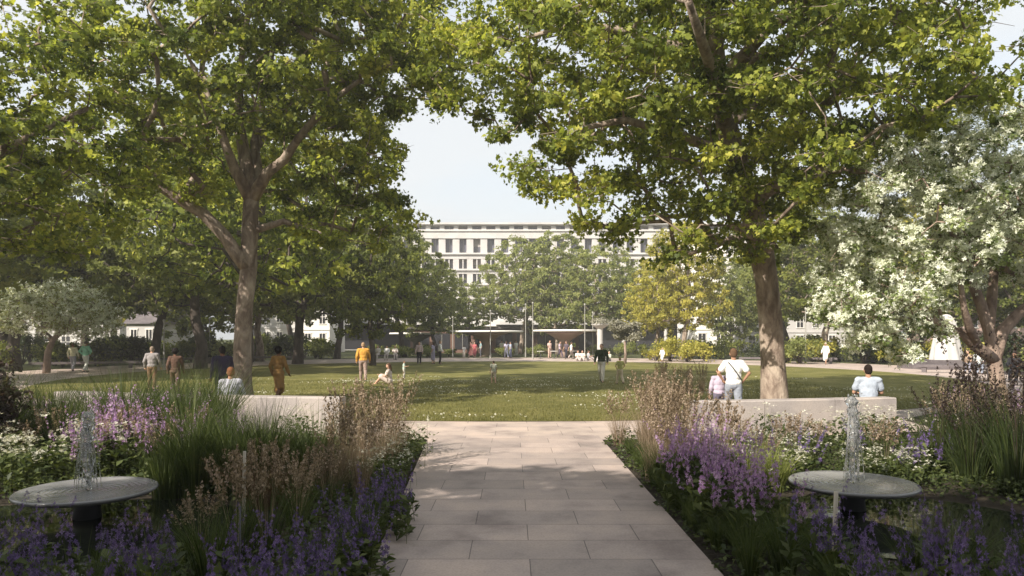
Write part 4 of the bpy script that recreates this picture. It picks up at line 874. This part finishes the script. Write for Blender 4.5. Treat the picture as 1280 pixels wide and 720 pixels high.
def cafe_table(x, y, lab):
    t = thing('cafe_table', lab, 'table', (x, y, 0), 0, None); mb = MB(); mb.cyl(0, 0, .72, .75, .4, 20); mb.build('tabletop', M['white'], t)
    mb = MB(); mb.cyl(0, 0, 0, .03, .24, 16); mb.cyl(0, 0, .03, .72, .03, 8); mb.build('pedestal', M['metald'], t)
for x, d, lab in [(676, 70, 'round cafe table at the left rim of the right canopy'), (693, 70.5, 'round cafe table under the middle of the right canopy'), (717, 71, 'round cafe table at the right rim of the right canopy')]: cafe_table(PX(x, d), d, lab)

# ------------------------------------------------------------------ people
def sphere_pts(c, r, rot=None, n=14, m=9):
    vs = []; fs = []
    for j in range(m + 1):
        ph = PI * j / m
        for k in range(n): a = 2 * PI * k / n; vs.append(Vector((max(math.sin(ph), 1e-3) * math.cos(a) * r[0], max(math.sin(ph), 1e-3) * math.sin(a) * r[1], math.cos(ph) * r[2])))
    for j in range(m):
        for k in range(n): fs.append((j * n + k, (j + 1) * n + k, (j + 1) * n + (k + 1) % n, j * n + (k + 1) % n))
    fs.append(tuple(range(n))); fs.append(tuple(m * n + k for k in range(n))[::-1])
    return [(rot @ v if rot else v) + Vector(c) for v in vs], fs
def capsule_pts(a, b, ra, rb, n=14):
    a, b = Vector(a), Vector(b); ax = (b - a); Ln = ax.length; ax.normalize(); u = ax.orthogonal().normalized(); w = ax.cross(u); rings = []
    for j in range(5): t = PI / 2 * j / 4; rings.append((a - ax * ra * math.cos(t), max(ra * math.sin(t), 1e-3)))
    for j in range(1, 5): t = PI / 2 * j / 4; rings.append((b + ax * rb * math.sin(t), max(rb * math.cos(t), 1e-3))) if j > 0 else None
    rings.insert(5, (b, rb))
    vs = [c + (u * math.cos(2 * PI * k / n) + w * math.sin(2 * PI * k / n)) * r for c, r in rings for k in range(n)]; fs = []
    for j in range(len(rings) - 1):
        for k in range(n): fs.append((j * n + k, j * n + (k + 1) % n, (j + 1) * n + (k + 1) % n, (j + 1) * n + k))
    fs.append(tuple(range(n))[::-1]); fs.append(tuple((len(rings) - 1) * n + k for k in range(n)))
    return vs, fs
def union(name, prims, voxel, m, parent, smooth=2, fold=False):
    mb = MB()
    for p in prims:
        vs, fs = sphere_pts(*p[1:]) if p[0] == 'e' else capsule_pts(*p[1:]); mb.add(vs, fs)
    me = mb.mesh('tmp', m); o = bpy.data.objects.new('tmp', me); C.objects.link(o)
    md = o.modifiers.new('r', 'REMESH'); md.mode = 'VOXEL'; md.voxel_size = voxel; md.use_smooth_shade = True
    if smooth: sm = o.modifiers.new('s', 'SMOOTH'); sm.iterations = smooth; sm.factor = .5
    if fold:
        tx_ = bpy.data.textures.get('folds') or bpy.data.textures.new('folds', 'CLOUDS'); tx_.noise_scale = .09; tx_.noise_depth = 2
        dm = o.modifiers.new('d', 'DISPLACE'); dm.texture = tx_; dm.strength = .022; dm.mid_level = .25
    dg = bpy.context.evaluated_depsgraph_get(); out = bpy.data.meshes.new_from_object(o.evaluated_get(dg)); out.name = name
    bpy.data.objects.remove(o); bpy.data.meshes.remove(me)
    if not out.materials: out.materials.append(m)
    return link(name, out, parent)
PM = {}
def cloth(c):
    if c not in PM: PM[c] = noisy('cloth', [(.3, tuple(v * .88 for v in c)), (.7, tuple(min(1, v * 1.1) for v in c))], 9, 3, .9, .15, 40, .1)
    return PM[c]
SKIN = {'light': (.52, .32, .23), 'tan': (.36, .21, .14), 'brown': (.16, .085, .055)}
def person(label, x, y, rz, H=1.75, pose='stand', top=(.5, .5, .5), bottom=(.1, .1, .12), hair=(.03, .02, .015), skin='light', sleeve='long', low='trousers', hairst='short', z=0, vox=.014, group=None, ph=1, seat=.45, fat=1.0, strap=False, arms='down'):
    s = H / 1.75; t = thing('person', label, 'person', (x, y, z), rz, group); sk = cloth(SKIN[skin]); V = lambda *a: Vector(a) * s
    fwd = 0
    if pose in ('stand', 'walk'):
        hz = .93; sw = .02 if pose == 'stand' else .26
        hip = V(0, 0, hz); kn = [V(-.10, .03 + sw * .55 * ph, .50), V(.10, .03 - sw * .25 * ph, .49)]; an = [V(-.10, sw * ph - .02, .09), V(.10, -sw * ph * 1.1 - .02, .10 if pose == 'stand' else .14)]
        ch = V(0, .0, 1.30)
    elif pose == 'sit':
        hz = seat + .11; hip = Vector((0, 0, hz)); kn = [V(-.12, .44, 0) + Vector((0, 0, seat + .07)), V(.12, .44, 0) + Vector((0, 0, seat + .07))]; an = [V(-.11, .42, .08), V(.13, .50, .08)]
        ch = Vector((0, .05 * s, hz + .36 * s))
    else:
        hip = V(0, 0, .13); kn = [V(-.18, .34, .36), V(.16, .36, .30)]; an = [V(-.12, .62, .06), V(.18, .66, .06)]; ch = V(0, .03, .50)
    hl = [hip + V(-.09, 0, 0), hip + V(.09, 0, 0)]; sh = [ch + V(-.175 * fat, 0, .12), ch + V(.175 * fat, 0, .12)]
    neck = ch + V(0, .0, .17); head = ch + V(0, .025, .345)
    if arms == 'down': el = [sh[0] + V(-.07, -.03 - .05 * ph, -.27), sh[1] + V(.07, .02 + .05 * ph, -.27)]; wr = [el[0] + V(-.01, .09 + .03 * ph, -.23), el[1] + V(.01, .12, -.22)]
    elif arms == 'lap': el = [sh[0] + V(-.08, .06, -.26), sh[1] + V(.08, .06, -.26)]; wr = [el[0] + V(.09, .22, -.04), el[1] + V(-.09, .22, -.04)]
    elif arms == 'hips': el = [sh[0] + V(-.16, -.04, -.22), sh[1] + V(.16, -.04, -.22)]; wr = [el[0] + V(.10, .08, -.16), el[1] + V(-.10, .08, -.16)]
    else: el = [sh[0] + V(-.08, .10, -.24), sh[1] + V(.08, .08, -.25)]; wr = [el[0] + V(.03, .24, .04), el[1] + V(-.03, .22, .06)]
    c = lambda a, b, ra, rb: ('c', a, b, ra * s, rb * s); e = lambda p, r: ('e', p, tuple(q * s for q in r))
    body = [e(hip + V(0, 0, .03), (.155 * fat, .11, .13)), e((hip + ch) / 2 + V(0, 0, .02), (.135 * fat, .10, .17)), e(ch, (.165 * fat, .11, .18)), c(neck - V(0, 0, .03), sh[0], .07, .058), c(neck - V(0, 0, .03), sh[1], .07, .058), c(neck - V(0, 0, .03), head - V(0, .02, .04), .056, .052),
            e(head, (.076, .093, .112)), e(head + V(0, .045, -.06), (.052, .048, .05)), e(head + V(0, .10, -.01), (.013, .02, .026)), e(head + V(-.078, .0, -.01), (.012, .022, .032)), e(head + V(.078, .0, -.01), (.012, .022, .032)), e(head + V(0, .093, -.05), (.024, .01, .008)), e(head + V(0, .083, .028), (.05, .014, .012))]
    for i in (0, 1):
        sg = (-1, 1)[i]
        body += [c(hl[i], kn[i], .085, .058), c(kn[i], an[i], .058, .038), c(an[i] + V(0, -.03, -.03), an[i] + V(sg * .02, .14, -.055), .038, .028), c(sh[i], el[i], .050, .038), c(el[i], wr[i], .038, .026)]
        d = (wr[i] - el[i]).normalized(); pm = wr[i] + d * .055 * s; body += [('e', pm, (.020 * s, .036 * s, .048 * s), d.to_track_quat('Z', 'X').to_matrix().copy())]
        Mx = d.to_track_quat('Z', 'X').to_matrix()
        for q in range(4):
            b0 = pm + Mx @ Vector((0, (-.027 + .018 * q) * s, .035 * s)); l = (.062, .072, .068, .052)[q] * s; b1 = b0 + Mx @ Vector((.012 * s, 0, l * .55)); b2 = b1 + Mx @ Vector((.03 * s, 0, l * .45)); body += [('c', b0, b1, .0095 * s, .009 * s), ('c', b1, b2, .009 * s, .0075 * s)]
        b0 = pm + Mx @ Vector((0, -.02 * s, -.02 * s)); b1 = b0 + Mx @ Vector((.012 * s, -.038 * s, .03 * s)); b2 = b1 + Mx @ Vector((.012 * s, -.008 * s, .03 * s)); body += [('c', b0, b1, .013 * s, .011 * s), ('c', b1, b2, .011 * s, .009 * s)]
    bd = union('body', body, vox if vox > .012 else .009, sk, t, 1)
    for sg in (-1, 1):
        mb = MB(); vs, fs = sphere_pts(head + V(sg * .03, .088, .008), tuple(q * s for q in (.011, .007, .006)), None, 8, 5); mb.add(vs, fs, 0, True); mb.build('eye', M['metald'], t)
    g = .018; tp = [e(ch + V(0, 0, -.01), (.165 * fat + g + .005, .11 + g, .185 + g * .4)), e((hip + ch) / 2 + V(0, 0, .02), (.15 * fat + g, .108 + g, .2)), e(hip + V(0, 0, .06), (.16 * fat + g, .115 + g, .12)), c(neck - V(0, .0, .045), sh[0], .06 + g, .058 + g), c(neck - V(0, 0, .045), sh[1], .06 + g, .058 + g)]
    for i in (0, 1):
        if sleeve == 'none': continue
        if sleeve == 'short': tp.append(c(sh[i], sh[i] + (el[i] - sh[i]) * .62, .056 + g * .8, .054 + g * .8))
        else: tp += [c(sh[i], el[i], .052 + g, .042 + g), c(el[i], el[i] + (wr[i] - el[i]) * .93, .042 + g, .030 + g * .8)]
    union('dress' if low == 'dress' else 'top', tp, vox, cloth(top), t, 2, True)
    lw = []
    if low in ('trousers', 'shorts'):
        lw = [e(hip + V(0, 0, .0), (.16 * fat + g * .6, .115 + g * .6, .12))]
        for i in (0, 1):
            lw.append(c(hl[i] - V(0, 0, .02), kn[i] if low == 'trousers' else hl[i] + (kn[i] - hl[i]) * .88, .092 + g * .5, .064 + g * .7))
            if low == 'trousers': lw.append(c(kn[i], kn[i] + (an[i] - kn[i]) * .93, .062 + g * .6, .05 + g * .6))
        union('trousers' if low == 'trousers' else 'shorts', lw, vox, cloth(bottom), t, 2, True)
    else:
        kc = (kn[0] + kn[1]) / 2; ac = (an[0] + an[1]) / 2; lw = [e(hip, (.17 + g, .125 + g, .13))]
        for i in (0, 1): lw += [c(hl[i], kn[i], .11, .12)]
        lw += [c(hip, kc, .14, .15)]
        if pose in ('stand', 'walk'): lw += [c(kc, kc + (ac - kc) * .25, .15, .16)]
        union('skirt', lw, vox, cloth(bottom if low == 'skirt' else top), t, 2, True)
    hr = [e(head + V(0, -.018, .028), (.086, .094, .098)), e(head + V(0, -.05, -.02), (.078, .06, .08))]
    if hairst == 'long': hr += [c(head + V(0, -.06, .0), head + V(0, -.09, -.20), .08, .07)]
    if hairst == 'bun': hr += [e(head + V(0, -.09, .09), (.045, .045, .045))]
    if hairst == 'afro': hr += [e(head + V(0, -.03, .05), (.125, .125, .12))]
    ho = union('hair', hr, vox, cloth(hair), t)
    for i in (0, 1):
        a = an[i]; mb = MB(); vs, fs = sphere_pts(a + V(0, .05, -.055 if pose != 'x' else 0), tuple(q * s for q in (.046, .135, .04)), None, 12, 8); vs = [Vector((v.x, v.y, max(v.z, .004 if pose != 'walk' else -1))) for v in vs]; mb.add(vs, fs, 0, True); mb.build('shoe', cloth((.06, .055, .055)), t)
    if strap:
        pts = [ch + V(-.13, -.10, .15), ch + V(-.03, -.145, .02), ch + V(.08, -.15, -.14), ch + V(.16, -.12, -.26)]; mb = MB(); mb.tube(pts, [.014] * 4, 6)
        mb.build('bag_strap', M['metald'], t)
    return t
W_ = (.74, .73, .69)
person('man in a white T-shirt with dark shoulder strap, behind the right seat wall', PX(917, 16.3), 16.3, -.15, 1.76, 'walk', W_, (.24, .26, .30), (.10, .06, .035), 'tan', 'short', 'shorts', strap=True, vox=.011, arms='hips')
person('child in a lilac top walking beside the white T-shirted man', PX(899, 16.6), 16.6, 0, 1.32, 'walk', (.42, .36, .44), (.10, .09, .12), (.12, .07, .04), 'light', vox=.013, ph=-1)
person('dark-haired man in a pale grey-blue T-shirt seated on the right seat wall', PX(1086, 15.85), 15.85, -.27, 1.82, 'sit', (.33, .37, .43), (.08, .09, .13), (.018, .012, .010), 'tan', 'short', vox=.011, arms='lap', fat=1.1, seat=.45)
person('person with auburn hair in a grey top seated on the left seat wall', PX(288, 15.7), 15.7, .27, 1.72, 'sit', (.38, .38, .43), (.08, .08, .12), (.16, .07, .035), 'tan', 'long', vox=.012, arms='lap')
person('man in a dark navy jacket standing just left of the big left plane trunk', PX(278, 19.5), 19.5, .6, 1.78, 'stand', (.035, .03, .055), (.03, .03, .045), (.012, .01, .01), 'brown', vox=.013, fat=1.1)
person('woman with full black hair in an ochre brown dress right of the left trunk', PX(348, 22.5), 22.5, -.3, 1.70, 'walk', (.26, .15, .055), (.2, .12, .05), (.01, .008, .008), 'brown', low='dress', hairst='afro', vox=.013)
person('man in an orange yellow jacket walking across the lawn', PX(454, 33), 33, .2, 1.80, 'walk', (.56, .29, .06), (.30, .22, .19), (.30, .2, .12), 'light', fat=1.15)
person('person in a grey top and brown trousers standing left on the lawn', PX(190, 27.5), 27.5, .1, 1.68, 'stand', (.24, .22, .22), (.16, .10, .06), (.22, .17, .13), 'light', fat=1.1)
person('dark-haired person in brown just right of the grey-topped stander', PX(219, 25), 25, .3, 1.62, 'walk', (.10, .06, .045), (.12, .08, .06), (.012, .01, .01), 'brown', hairst='afro')
person('woman in a pale dress sitting on the lawn right of the orange jacket', PX(487, 31), 31, 1.5, 1.68, 'ground', (.62, .52, .46), (.62, .52, .46), (.10, .06, .04), 'light', 'short', 'dress', 'long', arms='fwd')
person('toddler in pale clothes standing beside the sitting woman', PX(505, 35), 35, -1.5, .90, 'stand', (.40, .48, .42), (.45, .42, .36), (.10, .07, .04), 'light', 'short', arms='fwd', vox=.010)
person('small child in grey alone in the middle of the lawn', PX(617, 31.3), 31.3, .2, 1.02, 'walk', (.34, .35, .28), (.42, .36, .28), (.06, .045, .03), 'light', 'short', 'shorts', vox=.010)
person('woman in pale pink top and black trousers, left in the standing trio', PX(524, 55.5), 55.5, PI, 1.74, 'stand', (.50, .38, .36), (.015, .015, .02), (.03, .02, .015), 'light', vox=.02)
person('woman in a lilac grey dress, middle of the standing trio', PX(541.5, 56), 56, 1.2, 1.72, 'stand', (.36, .33, .44), (.36, .33, .44), (.05, .03, .02), 'light', 'short', 'dress', 'long', vox=.02)
person('man in white shirt and black trousers, right in the standing trio', PX(550, 55.5), 55.5, -1.4, 1.82, 'stand', (.78, .77, .74), (.02, .02, .025), (.25, .17, .1), 'light', vox=.02)
person('walker in cream top and grey trousers beside the small blossom tree', PX(91, 43), 43, .2, 1.70, 'walk', (.72, .70, .50), (.30, .30, .33), (.14, .09, .05), 'light', vox=.017)
person('walker in a mint green top beside the cream-topped walker', PX(107, 42), 42, -.1, 1.82, 'walk', (.26, .58, .42), (.56, .58, .52), (.06, .045, .03), 'light', vox=.017, arms='hips')
person('visitor in white and blue seated on the bench left of the big left trunk', PX(254, 55.6), 55.6, PI, 1.7, 'sit', (.55, .56, .64), (.06, .08, .22), (.04, .03, .02), 'light', vox=.02, arms='lap')
for k, (x, tp) in enumerate([(473, (.62, .58, .52)), (484, W_), (494, (.72, .62, .55))]):
    person(f"seated visitor in {('cream', 'white', 'pale peach')[k]} on the pale bench left of the standing trio", PX(x, 65.7), 65.6, PI + .3 * k - .3, 1.66, 'sit', tp, (.5, .46, .42), (.10, .07, .05), 'light', vox=.022, arms='lap')
far = [(580, 72, 1.3, 'child in a pale top left of the group below the left canopy', (.6, .58, .55), (.5, .45, .4)), (589, 73, 1.68, 'woman in a coral pink dress below the left canopy', (.62, .26, .24), None), (593.5, 74, 1.6, 'woman in a dark red dress just right of the coral one', (.42, .12, .13), None), (601, 76, 1.72, 'person in teal grey right of the dark red dress', (.25, .34, .35), (.1, .1, .12)),
       (627, 79, 1.75, 'person in white below the office entrance, left of the grey pair', W_, (.5, .5, .5)), (633, 72, 1.7, 'person in lilac grey, left in the pair left of the tall lamp post', (.44, .42, .52), (.35, .36, .45)), (638.5, 73, 1.65, 'person in pale blue, right in the pair left of the tall lamp post', (.46, .52, .62), (.16, .17, .25)), (645, 80, 1.76, 'man in a white coat standing behind the pair', W_, (.55, .53, .5)),
       (687, 72, 1.8, 'person in pale pink standing by the cafe tables', (.70, .52, .46), (.5, .36, .3)), (700, 73, 1.7, 'person in lilac at the cafe tables', (.5, .42, .5), (.1, .08, .12)), (708, 69, 1.72, 'person in dark clothes right of the canopy column', (.10, .08, .10), (.03, .03, .04)), (714, 70, 1.64, 'person in white standing before the right canopy', W_, (.5, .42, .38))]
for x, d, h, lab, tp, bt_ in far:
    person(lab, PX(x, d), d, R.uniform(0, 6.28), h, R.choice(['stand', 'walk']), tp, bt_ or tp, (.06, .04, .03), 'light', 'short', 'dress' if bt_ is None else 'trousers', R.choice(['short', 'long']), vox=.024)
for x, d, lab, tp in [(722, 64, 'visitor in white sitting on the paving, leftmost of the picnic three', W_), (728, 63.5, 'visitor in cream sitting on the paving, middle of the picnic three', (.68, .6, .5)), (735, 64, 'visitor in grey sitting on the paving, rightmost of the picnic three', (.4, .4, .42))]:
    person(lab, PX(x, d), d, R.uniform(1, 5), 1.7, 'ground', tp, (.45, .4, .38), (.08, .05, .04), 'light', 'short', vox=.022, arms='fwd')
person('person in a dark green top and pale trousers on the right of the lawn', PX(752, 32.5), 32.5, 2.8, 1.74, 'walk', (.03, .045, .022), (.56, .53, .46), (.03, .025, .015), 'light', vox=.015, fat=1.1)
person('child in a yellow green checked top beside the dark green walker', PX(775, 31.3), 31.3, .3, 1.18, 'walk', (.34, .33, .12), (.55, .46, .34), (.14, .11, .05), 'light', 'short', vox=.012, arms='hips')
person('figure in a long white dress standing before the golden tree', PX(828, 60), 60, 2.6, 1.2, 'stand', W_, W_, (.4, .33, .25), 'light', 'long', 'dress', 'long', vox=.018)
person('visitor in cream seated on the bench right of the big right trunk', PX(998, 56.5), 56.5, PI, 1.6, 'sit', (.66, .62, .52), (.16, .15, .15), (.16, .12, .08), 'light', vox=.02, arms='lap')
person('figure in white robes walking on the paving right of the big right trunk', PX(1032, 55), 55, 2.4, 1.66, 'walk', W_, W_, (.7, .66, .6), 'tan', 'long', 'dress', vox=.02)
person('visitor in a brown top seated left on the bench below the blossom tree', PX(1207, 40.5), 40.3, PI - .6, 1.7, 'sit', (.30, .22, .16), (.25, .25, .3), (.5, .42, .3), 'light', vox=.018, arms='lap')
person('visitor in pale grey seated right on the bench below the blossom tree', PX(1220, 40.2), 40.0, PI - .4, 1.72, 'sit', (.5, .52, .5), (.3, .34, .42), (.05, .04, .03), 'light', vox=.018, arms='lap')
person('person in black seated on the bench at the right edge', PX(1266, 32.8), 32.7, PI - .7, 1.74, 'sit', (.03, .03, .035), (.03, .03, .04), (.02, .015, .01), 'tan', vox=.016, arms='lap')
person('person in pale olive sitting on the paving below the planter column', PX(762, 62), 62, 2.2, 1.6, 'ground', (.5, .5, .4), (.2, .2, .2), (.4, .35, .25), 'light', vox=.02, arms='fwd')

# ------------------------------------------------------------------ air
mb = MB(); mb.box(-130, 130, -40, 150, -1.2, 26); hz = link('haze', mb.mesh('haze', []))
hm = bpy.data.materials.new('haze_air'); hm.use_nodes = True; hn = hm.node_tree; hn.nodes.remove(hn.nodes['Principled BSDF'])
pv = hn.nodes.new('ShaderNodeVolumePrincipled'); pv.inputs['Color'].default_value = (.95, .92, .87, 1); pv.inputs['Density'].default_value = .0013; pv.inputs['Anisotropy'].default_value = .2
hn.links.new(pv.outputs[0], hn.nodes['Material Output'].inputs['Volume']); hz.data.materials.append(hm); hz['kind'] = 'stuff'; hz['label'] = 'thin pale summer haze in the air over the square'; hz['category'] = 'haze'
